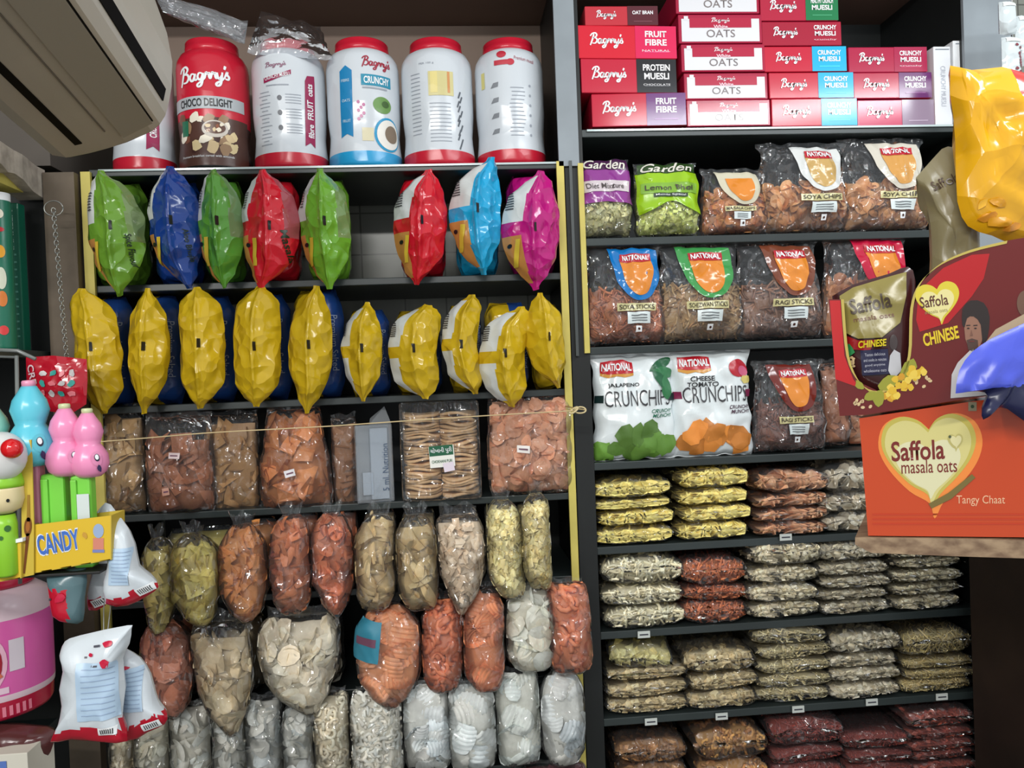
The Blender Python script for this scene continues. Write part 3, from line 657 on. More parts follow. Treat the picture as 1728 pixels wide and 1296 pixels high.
B_ = [
    (127, 206, (138, 487), (177, 698), 0, 15, 'yellow packet with navy edge, leftmost of the yellow row beside the wooden post', FAT),
    (217, 288, (250, 487), (243, 697), 0, 17, 'yellow packet with navy edge, second from the left in the yellow row', LENS),
    (305, 381, (332, 484), (338, 689), 0, 14, 'yellow packet with round top below a dark green packet, third in the yellow row', FAT),
    (394, 474, (440, 483), (432, 688), 0, 14, 'yellow packet with horizontal fold, directly below the left red packet', FAT),
    (487, 561, (535, 481), (518, 698), 0, 18, 'tallest yellow packet, below the lime green packet', LENS),
    (577, 645, (620, 510), (613, 677), .42, 12, 'small yellow packet with white barcode flank, below the tiled gap', LENS),
    (655, 737, (722, 513), (718, 674), .46, 8, 'yellow packet with white barcode flank, below the right red packet', FAT),
    (745, 805, (798, 497), (803, 665), .55, 9, 'narrow yellow packet with large barcode, below the sky blue packet', FAT),
    (808, 885, (880, 517), (864, 687), .68, 10, 'yellow packet with wide white flank and low pointed tip, above the papad bag', FAT),
    (886, 952, (912, 494), (943, 655), 0, 0, 'tilted yellow packet with red print, last of the yellow row by the post', LENS)]
for i, (x0, x1, t, b, wh, sw, lab, pf_) in enumerate(B_):
    edge_packet(x0, x1, t, b, ZL[2], ZL[1], Yl, lab, 'yellow packets of the second hanging row', side=(30, 66, 132) if sw else None, sidew=sw * .0012, white=wh, text='Premium Salted' if sw else '', seed=i + 21, prof=pf_)
# ================================================================ clear bags with loose snacks
POINT = [(-1, .08), (-.92, .22), (-.7, .62), (-.3, .95), (.2, 1), (.6, .92), (.85, .66), (1, .34)]
PILL = [(-1, .35), (-.88, .7), (-.6, .95), (0, 1), (.6, .96), (.85, .75), (1, .4)]
SACK = [(-1, .55), (-.85, .85), (-.5, 1), (0, 1), (.5, .92), (.8, .7), (1, .5)]
SQ = [(-1, .93), (-.8, .99), (0, 1), (.8, .97), (1, .94)]
HEARTY = [(-1, .05), (-.85, .25), (-.5, .66), (-.1, .9), (.3, 1), (.7, .97), (.9, .85), (1, .7)]
BOTW = [(-1, .98), (-.6, 1), (0, .95), (.6, .8), (1, .72)]
WALLF = [(-1, .5), (-.9, .9), (-.6, 1), (0, 1), (.6, 1), (.9, .92), (1, .75)]
FILMT = film(26, .026, .035, (1, 1, 1), .9)
def clear_bag(x0, y0, x1, y1, prof, kind, n, r, col, label, group, zs=None, Y=-.05, t=.085, fill=.82, seed=1, name='snack_bag', cx=None, tag=None, col2=None, tilt=.7, rear=True, cat='snack bag', lo=-.9, rot=0, wr=.004):
    cxw, czw, w, h = pxbox(x0, y0, x1, y1, Y); o = thing(name, label, cat, (cxw, Y, czw), group, (0, R(rot), 0))
    pl = Pillow(w, h, t, seed, prof, cx, pu=2.4, eu=.55, pv=3.5, ev=.5, wr=wr); mb = MB(); pl.shell(mb, FILMT, 20, 26, 1.05)
    pl.seal(mb, FILMT, True, .022 if prof in (POINT, PILL, HEARTY, SACK) else .01, 1.45 if prof in (POINT, PILL, SACK) else 1.05, .004 if prof in (POINT, PILL, SACK) else .0015)
    if prof in (POINT, HEARTY): pl.seal(mb, FILMT, False, .014, 1.9, .002)
    ct = contents(pl, kind, n, r, col, seed * 13 + 1, lo, fill, tilt, color2=col2)
    if rear and zs is not None:
        hh = min(.16, max(.06, (czw + h / 2) - zs - .01)); rp = Pillow(w * .86, hh, .10 - Y, seed + 3, WALLF, wr=.003); off = Vector((0, -Y + (Y + .16) / 2, zs + hh / 2 - czw + .001))
        r2 = MB(); rp.shell(r2, FILMT, 10, 10); mb.add([Vector(q) + off for q in r2.v], r2.f, FILMT)
        c2 = contents(rp, kind, max(6, n // 5), r, col, seed + 7, -.9, .85, tilt)
        for i_, m_ in enumerate(c2.mats):
            fs = [f for f, k in zip(c2.f, c2.m) if k == i_]; mp_ = {}
            for f in fs:
                for q in f: mp_.setdefault(q, len(mp_))
            ks = list(mp_); b_ = len(ct.v); ct.v += [tuple(Vector(c2.v[q]) + off) for q in ks]; ct.c += [c2.c[q] for q in ks]; ix = ct.mi(m_)
            for f in fs: ct.f.append(tuple(b_ + mp_[q] for q in f)); ct.m.append(ix); ct.sm.append(True)
    mb.build('wrapper', o); ct.build('snacks', o, kind='stuff')
    for tg in tag or []:
        px, py, tw, th, tc_, tr = tg; q = P(px, py, Y - t * .3); lb = MB(); put(lb, pl, RECT, matte(tc_, .5), q.x - cxw, q.z - czw, tw, th, tr, .0025, .006)
        put(lb, pl, RECT, matte((110, 70, 90), .5), q.x - cxw, q.z - czw, tw * .7, th * .2, tr, .0034, .006); lb.build('price_sticker', o)
    return o
PK = (225, 205, 205)
# row of wide bags behind the string
gC = 'bags of fried triangles behind the string'
zc = ZL[3]
clear_bag(163, 690, 248, 870, SQ, 'shard', 60, .026, (172, 132, 78), 'clear bag of tan triangles beside the pink gourd toys, behind the string', gC, zc, Y=.03, t=.06, seed=31, tag=[(247, 790, .008, .018, PK, -10)], rear=False)
clear_bag(246, 702, 362, 868, SQ, 'shard', 70, .03, (158, 92, 56), 'clear bag of reddish brown triangles with two small price stickers', gC, zc, Y=.015, t=.07, seed=32, fill=.5, tag=[(299, 768, .022, .012, PK, -5), (284, 828, .012, .014, (200, 150, 130), 5)], rear=False)
clear_bag(345, 700, 440, 866, SQ, 'shard', 60, .028, (170, 124, 70), 'clear bag of tan brown triangles between the reddish bag and the orange bag', gC, zc, Y=.04, t=.05, seed=33, rear=False)
clear_bag(436, 690, 560, 860, BOTW, 'shard', 75, .032, (190, 112, 54), 'clear bag of large orange triangles with one white sticker', gC, zc, Y=.02, t=.075, seed=34, tag=[(492, 797, .022, .014, (225, 222, 225), 12)], rear=False)
clear_bag(560, 705, 604, 855, SQ, 'shard', 35, .024, (150, 96, 56), 'narrow clear bag of brown triangles left of the grey plastic box', gC, zc, Y=.04, t=.05, seed=35, rear=False)
clear_bag(822, 668, 970, 834, SQ, 'disc', 150, .019, (218, 152, 112), 'square clear bag of round pinkish papads with small price sticker', None, zc, Y=.01, t=.07, seed=36, fill=.9, tag=[(882, 757, .026, .014, (235, 230, 225), -6)], rear=False, tilt=.55)
# stacked puris in a clear box
def puri_box():
    cx, cz, w, h = pxbox(676, 672, 810, 838, .0); cz = ZL[3] + h / 2; o = thing('puri_box', 'clear packet of two stacks of flat puris with green and white label', 'snack box', (cx, .03, cz))
    mb = MB(); mb.box((0, 0, 0), (w, .09, h), FILMT, .006)
    m_ = film(40, .006, .05, (1, 1, 1), 2.0); mb.build('box', o)
    ct = MB(); rn = random.Random(4); m = chipmat((226, 182, 128))
    for sx in (-1, 1):
        k = 26
        for i in range(k):
            n = 16; V = [(0, 0, .001)]; ph = rn.random() * 6
            for q in (.6, 1):
                for a_ in range(n):
                    a = 2 * math.pi * a_ / n; V.append((w * .243 * q * math.cos(a), .038 * q * math.sin(a), q * (.0035 * math.sin(2 * a + ph) + .002 * math.sin(3 * a + i))))
            F = [(0, 1 + a, 1 + (a + 1) % n) for a in range(n)] + [(1 + a, n + 1 + a, n + 1 + (a + 1) % n, 1 + (a + 1) % n) for a in range(n)]
            z = -h / 2 + .006 + (h - .03) * i / k; b = len(V); V = [(x + sx * w * .235, y, z + q) for x, y, q in V] + [(x + sx * w * .235, y, z + q + .0052) for x, y, q in V]
            F2 = [tuple(b + q for q in f) for f in F] + [(n + 1 + a, n + 1 + (a + 1) % n, b + n + 1 + (a + 1) % n, b + n + 1 + a) for a in range(n)]
            s_ = rn.uniform(.72, 1.1); ct.add(V, [f[::-1] for f in F] + F2, m, True, (s_, s_, s_))
    ct.build('puris', o, kind='stuff')
    lb = MB(); pn = Plane(0, -.0465, 0); k = w / 134
    put(lb, pn, RECT, matte((236, 236, 228), .4), k * 2, k * -9, k * 42, k * 36, 3); put(lb, pn, RECT, matte((24, 92, 62), .4), k * 1, k * 1, k * 40, k * 17, 3, .0012)
    put(lb, pn, text2d('\u0a9a\u0acb\u0a96\u0abe\u0aa8\u0ac0 \u0aaa\u0ac1\u0ab0\u0ac0', .01), WHITE, k * 1, k * 1, k * 36, k * 11, 3, .0018)
    put(lb, pn, text2d('CHOKHANI PURI', .01), matte((24, 92, 62), .4), k * 2, k * -17, k * 34, k * 5, 3, .0018)
    put(lb, pn, RECT, matte((226, 214, 226), .4), k * 13, k * -27, k * 18, k * 15, 10, .0022); lb.build('label', o)
puri_box()
def tray_box():
    cx, cz, w, h = pxbox(596, 715, 660, 848, -.01); o = thing('plastic_tray', 'greyish empty clear plastic tray standing between brown bag and puri packet', 'plastic tray', (cx, .02, ZL[3] + h / 2), None, (0, 0, R(12)))
    m = film(14, .004, .2, (.9, .95, 1), 1.2); mb = MB(); mb.box((0, 0, 0), (w, .04, h), m, .003); mb.box((w * .12, -.022, -.0), (w * .5, .006, h * .92), m, .002); mb.box((-w * .2, -.022, -h * .25), (w * .3, .005, h * .3), m, .002)
    V = [(-w * .1, -.01, h / 2), (w * .5, -.01, h / 2), (w * .35, .0, h / 2 + .035), (-w * .05, .0, h / 2 + .012)]; mb.add(V, [(0, 1, 2, 3)], m, False)
    pn = Plane(0, -.026, 0); put(mb, pn, text2d('5 ml. Nutrition', .0), matte((70, 86, 110), .5), w * .27, -h * .05, h * .6, .012, 90); mb.build('tray', o)
tray_box()
gD = 'small clear bags pointing down in the third row'; zd = ZL[4]
D_ = [
    (243, 905, 300, 1072, POINT, 'shard', 70, .019, (196, 178, 88), 'clear bag of yellow flat crisps beside the white candy pouch', .72, (.0, 0)),
    (288, 900, 375, 1060, POINT, 'shard', 80, .02, (208, 190, 86), 'clear bag of yellow crisps with wide empty top, second of its row', .72, (0, 0)),
    (369, 884, 456, 1052, POINT, 'shard', 90, .02, (208, 128, 58), 'clear bag of orange brown square chips in the third row', .9, (0, 0)),
    (455, 868, 527, 1038, PILL, 'long', 80, .022, (184, 98, 52), 'clear pointed bag of dark orange slices with silver tip', .9, (0, 0)),
    (524, 865, 600, 1042, POINT, 'disc', 90, .018, (194, 100, 56), 'clear bag of red-orange chips, last orange one of the third row', .92, (0, 0)),
    (598, 868, 668, 1032, PILL, 'long', 90, .02, (192, 164, 110), 'clear bag of beige curled wafers with knotted pointed top', .85, (0, 0)),
    (667, 868, 741, 1032, PILL, 'long', 60, .028, (188, 162, 108), 'clear bag of beige long slices, one large slice across its front', .75, (0, 0)),
    (738, 868, 822, 1040, HEARTY, 'flake', 220, .011, (212, 190, 160), 'clear bag of broken pale bits under a thick clear fold', .85, (0, 0)),
    (820, 842, 884, 1012, PILL, 'flake', 420, .010, (226, 214, 150), 'clear bag of pale yellow flakes, left of a matching pair', .8, (0, 0)),
    (878, 832, 930, 998, PILL, 'flake', 380, .010, (224, 210, 146), 'clear bag of pale yellow flakes, right of a matching pair', .78, (0, 0))]
for i, (x0, y0, x1, y1, pf_, kd, n, r, c, lab, fl, _) in enumerate(D_):
    clear_bag(x0, y0, x1, y1, pf_, kd, n, r, c, lab, gD, zd, Y=-.094 - .008 * (i % 2), t=.078, seed=50 + i, fill=fl, cx=[(-1, (-.15, .2, .1, 0, .1, -.05, .1, -.1, .35, .25)[i]), (-.4, 0), (.5, 0), (1, (-.1, -.1, 0, .1, 0, .3, 0, -.1, -.1, .1)[i])])
gE = 'clear bags of chips in the fourth row'; ze = ZL[5]
E_ = [
    (240, 1042, 331, 1212, POINT, 'disc', 60, .028, (184, 104, 70), 'clear bag of round reddish brown discs beside the white candy pouches', .85),
    (331, 1046, 435, 1243, HEARTY, 'disc', 70, .025, (206, 186, 146), 'clear bag of beige oval wafers narrowing to a long point', .7),
    (434, 1038, 578, 1208, HEARTY, 'disc', 120, .022, (216, 206, 182), 'large heart-shaped clear bag of off-white chips, glaring in its middle', .88),
    (598, 1018, 713, 1197, POINT, 'ridge', 26, .032, (224, 142, 88), 'clear bag of big orange ridged chips with blue card inside', .92),
    (709, 1008, 782, 1167, PILL, 'ring', 90, .019, (214, 112, 66), 'clear bag of orange red curls between two bags of ridged chips', .88),
    (779, 988, 852, 1168, PILL, 'ridge', 34, .024, (222, 128, 76), 'clear bag of orange ridged chips left of the white crisps', .85),
    (850, 984, 940, 1132, PILL, 'disc', 60, .024, (224, 222, 206), 'clear bag of white round crisps between two orange bags', .85),
    (925, 981, 999, 1136, WALLF, 'ring', 80, .02, (218, 120, 74), 'clear bag of fat orange curls at the end of the row by the post', .92)]
for i, (x0, y0, x1, y1, pf_, kd, n, r, c, lab, fl) in enumerate(E_):
    clear_bag(x0, y0, x1, y1, pf_, kd, n, r, c, lab, gE, ze, Y=-.07 - .008 * (i % 2), seed=70 + i, fill=fl, t=.085, cx=[(-1, (.2, .15, .25, .05, 0, .1, 0, 0)[i]), (-.4, 0), (1, (-.1, -.2, 0, .05, .1, .1, .1, -.1)[i])], tag=[(620, 1080, .05, .075, (52, 128, 150), -8)] if i == 3 else None)
gF = 'clear bags of white chips in the bottom row'; zf = ZL[6]
F_ = [
    (190, 1215, 232, 1320, WALLF, 'ring', 60, .013, (196, 182, 150), 'narrow clear bag of beige rings at the far left bottom', .9),
    (230, 1195, 290, 1320, WALLF, 'disc', 50, .018, (196, 192, 172), 'clear bag of greyish white wafers below the round discs bag'),
    (288, 1185, 362, 1320, WALLF, 'long', 60, .022, (208, 206, 194), 'clear bag of white curled strips, glaring, left of the narrow grey bag'),
    (360, 1192, 418, 1320, WALLF, 'disc', 50, .017, (192, 192, 182), 'narrow grey-white bag under the long pointed beige bag'),
    (414, 1176, 480, 1320, WALLF, 'disc', 60, .019, (196, 198, 192), 'clear bag of translucent white discs under the heart-shaped bag'),
    (478, 1190, 532, 1320, WALLF, 'disc', 50, .016, (192, 194, 188), 'narrow clear bag of white discs left of the ring-shaped snacks'),
    (529, 1166, 593, 1320, WALLF, 'ring', 130, .012, (218, 208, 180), 'clear bag of cream ring-shaped snacks, left of the twisted curls'),
    (591, 1160, 682, 1320, WALLF, 'ring', 220, .013, (220, 218, 206), 'wide clear bag of small white twisted curls'),
    (680, 1150, 762, 1300, WALLF, 'ridge', 24, .027, (222, 226, 224), 'clear bag of white ridged chips, leftmost of four ridged bags'),
    (755, 1150, 838, 1298, WALLF, 'ridge', 24, .03, (220, 224, 220), 'clear bag of white ridged chips, second of four ridged bags'),
    (835, 1130, 912, 1290, WALLF, 'ridge', 24, .027, (216, 220, 212), 'clear bag of white ridged chips, third of four ridged bags'),
    (910, 1130, 988, 1290, PILL, 'ridge', 20, .03, (222, 226, 224), 'clear bag of white ridged chips next to the yellow edge band')]
for i, e in enumerate(F_):
    x0, y0, x1, y1, pf_, kd, n, r, c, lab = e[:10]
    clear_bag(x0, y0, x1, y1, pf_, kd, n, r, c, lab, gF, zf, Y=-.046 - .006 * (i % 2), seed=90 + i, fill=.9, t=.08)
clear_bag(880, 1286, 990, 1340, WALLF, 'flake', 80, .012, (96, 34, 44), 'dark red packet peeping up at the bottom beside the yellow edge band', None, None, Y=-.01, t=.06, seed=120, rear=False)
# ================================================================ right bay, top shelf: cartons
CR = (196, 30, 58)
def carton(x0, y0, x1, y1, lft, rgt, label, group, texts=(), splitf=.58, style='brand', depth=.15, dy=0, lean=0, tcol=(240, 238, 240), cat='carton'):
    cx, cz, w, h = pxbox(x0, y0, x1, y1, .01 + dy); o = thing('cereal_carton', label, cat, (cx, .01 + dy + depth / 2, cz - h / 2), group, (0, 0, R(lean)))
    mb = MB(); mb.box((0, 0, h / 2), (w, depth, h - .0005), card(lft), .0018); pn = Plane(0, -depth / 2, h / 2); k = w
    if style == 'brand':
        if rgt: put(mb, pn, RECT, card(rgt), k * (splitf / 2), 0, k * (1 - splitf), h * .97)
        bh = h * .48; bw = min(k * splitf * .82, bh / BRAND[2] * 1.0); bh = bw * BRAND[2] * 1.0
        put(mb, pn, BRAND, card((240, 240, 242)), -k * (.5 - splitf * .5), h * .04, bw, min(h * .5, bw * BRAND[2]), 0, .0014)
        n = len(texts)
        for i, t in enumerate(texts):
            tw = k * (1 - splitf) * .68; th = h * (.19 if i < 2 else .06); tm = card(tcol)
            tw = tw * min(1, len(t) / 6.5) if i < 2 else tw
            put(mb, pn, text2d(t, .03 if i < 2 else 0), tm, k * splitf / 2, h * (.24 - .25 * i if n > 1 else .15), tw, th, 0, .0014)
        put(mb, pn, RECT, card(tuple(min(255, c + 60) for c in (rgt or lft))), k * splitf / 2, -h * .3, k * (1 - splitf) * .6, h * .025, 0, .0014)
    elif style == 'oats':
        wc = card((226, 226, 230)); rd = card((180, 34, 66))
        put(mb, pn, RECT, wc, 0, -h * .05, k * .93, h * .78); put(mb, pn, RECT, rd, 0, h * .2, k * .74, h * .34, 0, .0011)
        put(mb, pn, RECT, wc, -k * .41, h * .36, k * .05, h * .14, 0, .0013); put(mb, pn, BRAND, card((236, 220, 224)), 0, h * .28, k * .22, h * .2, 0, .0016)
        put(mb, pn, text2d('White', .03), card((236, 200, 210)), 0, h * .06, k * .17, h * .13, 0, .0016); put(mb, pn, text2d('OATS', .0), card((130, 120, 120)), 0, -h * .17, k * .34, h * .26, 0, .0016)
    elif style == 'plain':
        put(mb, pn, text2d('CRUNCHY MUESLI', .0), card((190, 194, 204)), 0, h * .0, h * .5, k * .28, -90, .0014); put(mb, pn, RECT, matte((120, 130, 140), .5), 0, h * .46, k * .8, .0015, 0, .0014)
    mb.build('carton_body', o)
gB = 'stacked cereal cartons on the top shelf'
PU = (106, 44, 116)
for a in [
    (1000, 157, 1158, 213, CR, PU, 'red and purple FRUIT carton at the bottom left of the stacks', ('FRUIT', 'FIBRE')),
    (978, 99, 1140, 157, CR, (34, 34, 38), 'red carton with black PROTEIN MUESLI panel', ('PROTEIN', 'MUESLI', 'CHOCOLATE')),
    (972, 43, 1140, 99, (214, 28, 50), (222, 34, 88), 'bright red carton with pink FRUIT and FIBRE panel', ('FRUIT', 'FIBRE', 'NATURAL')),
    (987, 10, 1110, 43, (196, 50, 62), (90, 34, 44), 'small red carton marked OAT BRAN, topmost of the left stack', ('OAT BRAN',))]:
    carton(*a[:7], gB, a[7], lean=(1, -1, 0, 2)[a[1] % 4])
for y0, y1, n in ((168, 213, 'bottom carton'), (123, 168, 'second carton from the bottom'), (74, 121, 'middle carton'), (24, 73, 'second carton from the top'), (-26, 23, 'top carton')):
    d = (213 - y1) * .1
    carton(1159 - d, y0, 1300 - d, y1, (170, 30, 64), None, '%s in the stack of white and red OATS cartons' % n, gB, style='oats')
BL = (30, 176, 222)
for a in [
    (1302, 166, 1446, 213, CR, BL, 'red and sky blue CRUNCHY MUESLI carton, lowest of three alike', ('CRUNCHY', 'MUESLI')),
    (1298, 122, 1440, 166, CR, BL, 'red and sky blue CRUNCHY MUESLI carton, middle of three alike', ('CRUNCHY', 'MUESLI')),
    (1290, 78, 1428, 121, CR, BL, 'red and sky blue CRUNCHY MUESLI carton, upper of three alike', ('CRUNCHY', 'MUESLI')),
    (1286, 36, 1420, 77, (166, 26, 54), None, 'dark red CRUNCHY MUESLI carton lying on the sky blue ones', ('CRUNCHY', 'MUESLI', 'crunchy')),
    (1283, -10, 1414, 35, (180, 32, 62), (30, 122, 74), 'red carton with green MUESLI panel at the top edge', ('HEALTHY CRUNCH', 'MUESLI'))]:
    carton(*a[:7], gB, a[7])
for a in [
    (1447, 168, 1576, 213, (196, 60, 96), (150, 130, 150), 'glaring pinkish carton at the bottom of the rightmost low stack', ()),
    (1440, 122, 1572, 166, (178, 28, 64), (104, 44, 104), 'red and purple CRUNCHY carton, middle of the rightmost low stack', ('CRUNCHY', 'MUESLI')),
    (1432, 79, 1564, 122, (172, 26, 66), (168, 30, 72), 'crimson CRUNCHY MUESLI carton, top of the rightmost low stack', ('CRUNCHY', 'MUESLI', 'crunchy'))]:
    carton(*a[:7], gB, a[7])
carton(1577, 78, 1606, 213, (232, 234, 238), None, 'narrow upright white carton beside the crimson stack', None, style='plain')
carton(1610, 68, 1652, 213, (236, 238, 240), None, 'upright white carton at the right end behind the yellow packet', None, style='plain')
# ================================================================ right bay, bags on the second to fourth shelves
def printbag(x0, y0, x1, y1, z0, name, label, group, Y=.03, t=.075, seed=1, prof=None, wr=.005, rot=0):
    cx, cz, w, h = pxbox(x0, y0, x1, y1, Y - .03); o = thing(name, label, 'snack bag', (cx, Y, z0), group, (0, R(rot), 0))
    pl = Pillow(w, h, t, seed, prof or [(-1, .9), (-.75, 1), (0, .98), (.8, .92), (1, .96)], pu=3, eu=.5, pv=3, ev=.6, wr=wr, tp=[(-1, 1.15), (-.4, 1.1), (.3, .85), (1, .5)])
    return o, pl, w, h, Vector((0, 0, h / 2 + .002))
class Shift:
    def __init__(s, pl, d): s.p = pl; s.d = d
    def at(s, x, z, off): return s.p.at(x, z, off) + s.d
def shift(mb, d): mb.v = [tuple(Vector(q) + d) for q in mb.v]; return mb
def garden(x0, y0, x1, y1, col, dark, names, foodc, label, seed):
    o, pl, w, h, up = printbag(x0, y0, x1, y1, ZR[1], 'namkeen_bag', label, 'printed bags on the second right shelf', seed=seed)
    mb = MB(); pl.shell(mb, FILMT, 20, 26, 1.04); shift(mb, up)
    s = Shift(pl, up + Vector((0, -.002, 0))); m = foil(col, .18, 26, .005); pt = cr([(-.92, -.1), (-.5, .05), (0, .3), (.5, .1), (.92, -.12)], 5) if seed == 1 else cr([(-.92, .2), (.0, .26), (.92, .18)], 5)
    poly = [(x * w / 2, (z - .15) * h / 2 * .8 - (.12 * h if seed == 1 else .02)) for x, z in pt] + [(w / 2 * .9, h / 2 * .68), (-w / 2 * .9, h / 2 * .68)]
    V, F, _ = poly2d(poly, True); V, F = split(V, F, .01); mb.add([s.at(x, z, .001) for x, z in V], F, m)
    put(mb, s, RECT, foil(dark, .2, 26, .004), 0, h * .40, w * .84, h * .13, 0, .0015, .008); put(mb, s, text2d('Garden', .012, .35), matte((226, 222, 210), .4), w * .0, h * .40, w * .74, h * .115, 0, .003, .006)
    put(mb, s, RECT, foil((208, 196, 200) if seed == 2 else (130, 176, 60), .2, 26, .005), 0, h * .12, w * .8, h * .14, 0, .0025, .008)
    put(mb, s, text2d(names[0], .005), matte((70, 60, 60), .4), -w * .02, h * .12, w * .66, h * .07, 0, .004, .006)
    if len(names) > 1: put(mb, s, RECT, matte((40, 60, 40), .4), 0, h * .02, w * .5, h * .05, 0, .003, .008); put(mb, s, text2d(names[1], .005), WHITE, 0, h * .02, w * .44, h * .03, 0, .004, .006)
    mb.build('wrapper', o); shift(contents(pl, 'flake', 500, .008, foodc, seed, -.92, .5, 1.0), up).build('snacks', o, kind='stuff')
garden(976, 262, 1070, 398, (140, 56, 140), (70, 34, 70), ('Diet Mixture',), (206, 204, 150), 'purple printed bag of pale diet mixture, leftmost beside the post', 2)
garden(1073, 268, 1186, 395, (150, 196, 26), (44, 70, 30), ('Lemon Bhel', 'Mumbai Special'), (212, 220, 120), 'lime green printed bag of lemon puffed mix', 1)
def national(x0, y0, x1, y1, z0, lab_c, kind, n, r, food, names, label, group, seed, fill=.25, lx=.15, lz=.22, lw=.66, Y=.03, patch=(222, 136, 48), rot=0, food2=None, white=False, brandtop=True):
    o, pl, w, h, up = printbag(x0, y0, x1, y1, z0, 'namkeen_bag', label, group, seed=seed, Y=Y, prof=[(-1, .96), (-.7, 1), (0, .95), (.6, .86), (.9, .88), (1, .97)], rot=rot, wr=.006)
    mb = MB(); pl.shell(mb, film(24, .028, .05, (1, 1, 1), 1.0), 22, 28, 1.05); pl.seal(mb, FILMT, True, .008); shift(mb, up); s = Shift(pl, up + Vector((0, -.0025, 0)))
    hz = film(24, .028, .05, (1, 1, 1), 1.0)
    if lab_c:
        put(mb, s, SHIELD, foil(lab_c, .15, 24, .007), w * lx, h * lz, w * lw, h * .52, -2, .001, .008)
        put(mb, s, SHIELD, foil(patch, .18, 24, .006), w * (lx + .02), h * (lz - .03), w * lw * .62, h * .36, -2, .002, .008)
        if brandtop:
            put(mb, s, poly2d([(-1, -.8), (-.5, -1), (.5, -1), (1, -.8), (1, .9), (.4, 1), (-.4, 1), (-1, .9)]), foil((182, 28, 44), .2, 24, .005), w * (lx + .02), h * (lz + .16), w * lw * .58, h * .09, 0, .003, .008)
            put(mb, s, text2d('NATIONAL', .03), WHITE, w * (lx + .02), h * (lz + .16), w * lw * .5, h * .055, 0, .0045, .006)
    put(mb, s, RECT, foil((200, 192, 140), .25, 24, .005), w * lx, -h * .13, w * .46, h * .075, 0, .0015, .008); put(mb, s, text2d(names, .01), matte((60, 50, 40), .4), w * lx, -h * .13, w * .42, h * .045, 0, .003, .006)
    put(mb, s, RECT, foil((214, 224, 224), .3, 24, .004), w * (lx + .02), -h * .235, w * .27, h * .11, 0, .0018, .008)
    for i in range(3): put(mb, s, RECT, matte((110, 116, 120), .4), w * (lx + .02), -h * (.21 + .025 * i), w * .18, h * .009, 0, .003, .008)
    put(mb, s, RECT, WHITE, w * (lx + .02), -h * .345, .012, .012, 0, .0018, .008); put(mb, s, ELL, matte((70, 40, 30), .4), w * (lx + .02), -h * .345, .005, .005, 0, .003, .008)
    mb.build('wrapper', o); shift(contents(pl, kind, n, r, food, seed, -.93, fill, .7, color2=food2), up).build('snacks', o, kind='stuff')
g2 = 'printed bags on the second right shelf'; g3 = 'clear printed bags on the third right shelf'; g4 = 'printed bags on the fourth right shelf'
national(1186, 283, 1302, 392, ZR[1], (206, 200, 176), 'disc', 190, .012, (206, 132, 66), 'MASALA CHIPS', 'small clear bag of orange chips right of the lime green bag', g2, 5, .3, .02, .2, .66, food2=(190, 110, 56), brandtop=False)
national(1284, 238, 1440, 388, ZR[1], (214, 216, 214), 'disc', 170, .015, (212, 152, 92), 'SOYA CHIPS', 'tall glaring clear bag of light orange chips with white sticker', g2, 6, .1, .12, .2, .56, patch=(196, 160, 96), food2=(196, 128, 70))
national(1424, 232, 1578, 386, ZR[1], (206, 200, 186), 'disc', 170, .015, (206, 146, 88), 'SOYA CHIPS', 'clear bag of orange chips beside the silvery brown pouch', g2, 7, .1, .08, .2, .6, patch=(206, 150, 76), food2=(190, 124, 68))
national(984, 412, 1128, 582, ZR[2], (24, 118, 190), 'stick', 260, .014, (196, 112, 66), 'SOYA STICKS', 'clear bag of reddish brown sticks with bright blue label', g3, 8, .1, .1, .2, .6, food2=(176, 92, 52))
national(1112, 412, 1262, 580, ZR[2], (64, 150, 78), 'stick', 240, .015, (188, 150, 96), 'SCHEZWAN STICKS', 'clear bag of beige sticks with green label', g3, 9, .15, .02, .2, .64, food2=(170, 126, 76))
national(1246, 412, 1396, 578, ZR[2], (120, 64, 44), 'stick', 240, .015, (150, 104, 78), 'RAGI STICKS', 'clear bag of dull brown sticks with brown label', g3, 10, .15, .08, .2, .62, food2=(128, 84, 62))
national(1394, 404, 1548, 574, ZR[2], (190, 24, 60), 'disc', 170, .015, (212, 140, 86), 'SOYA KATORI', 'clear bag with crimson label behind the propped foil pouch', g3, 11, .15, .1, .2, .6, food2=(190, 116, 68))
national(1276, 606, 1402, 757, ZR[3], (112, 38, 30), 'stick', 260, .013, (140, 82, 64), 'RAGI STICKS', 'dim clear bag of dark sticks with maroon label right of white crisp bags', g4, 12, .1, .0, .22, .62, food2=(120, 66, 50))
clear_bag(1384, 612, 1432, 752, SQ, 'long', 40, .03, (176, 112, 76), 'clear bag of long brown sticks squeezed between maroon-label bag and display box', g4, None, Y=.05, t=.05, seed=140, rear=False)
clear_bag(1416, 640, 1480, 752, SQ, 'disc', 60, .016, (214, 150, 106), 'clear bag of pinkish chips partly behind the orange carton', g4, None, Y=.1, t=.05, seed=141, rear=False)
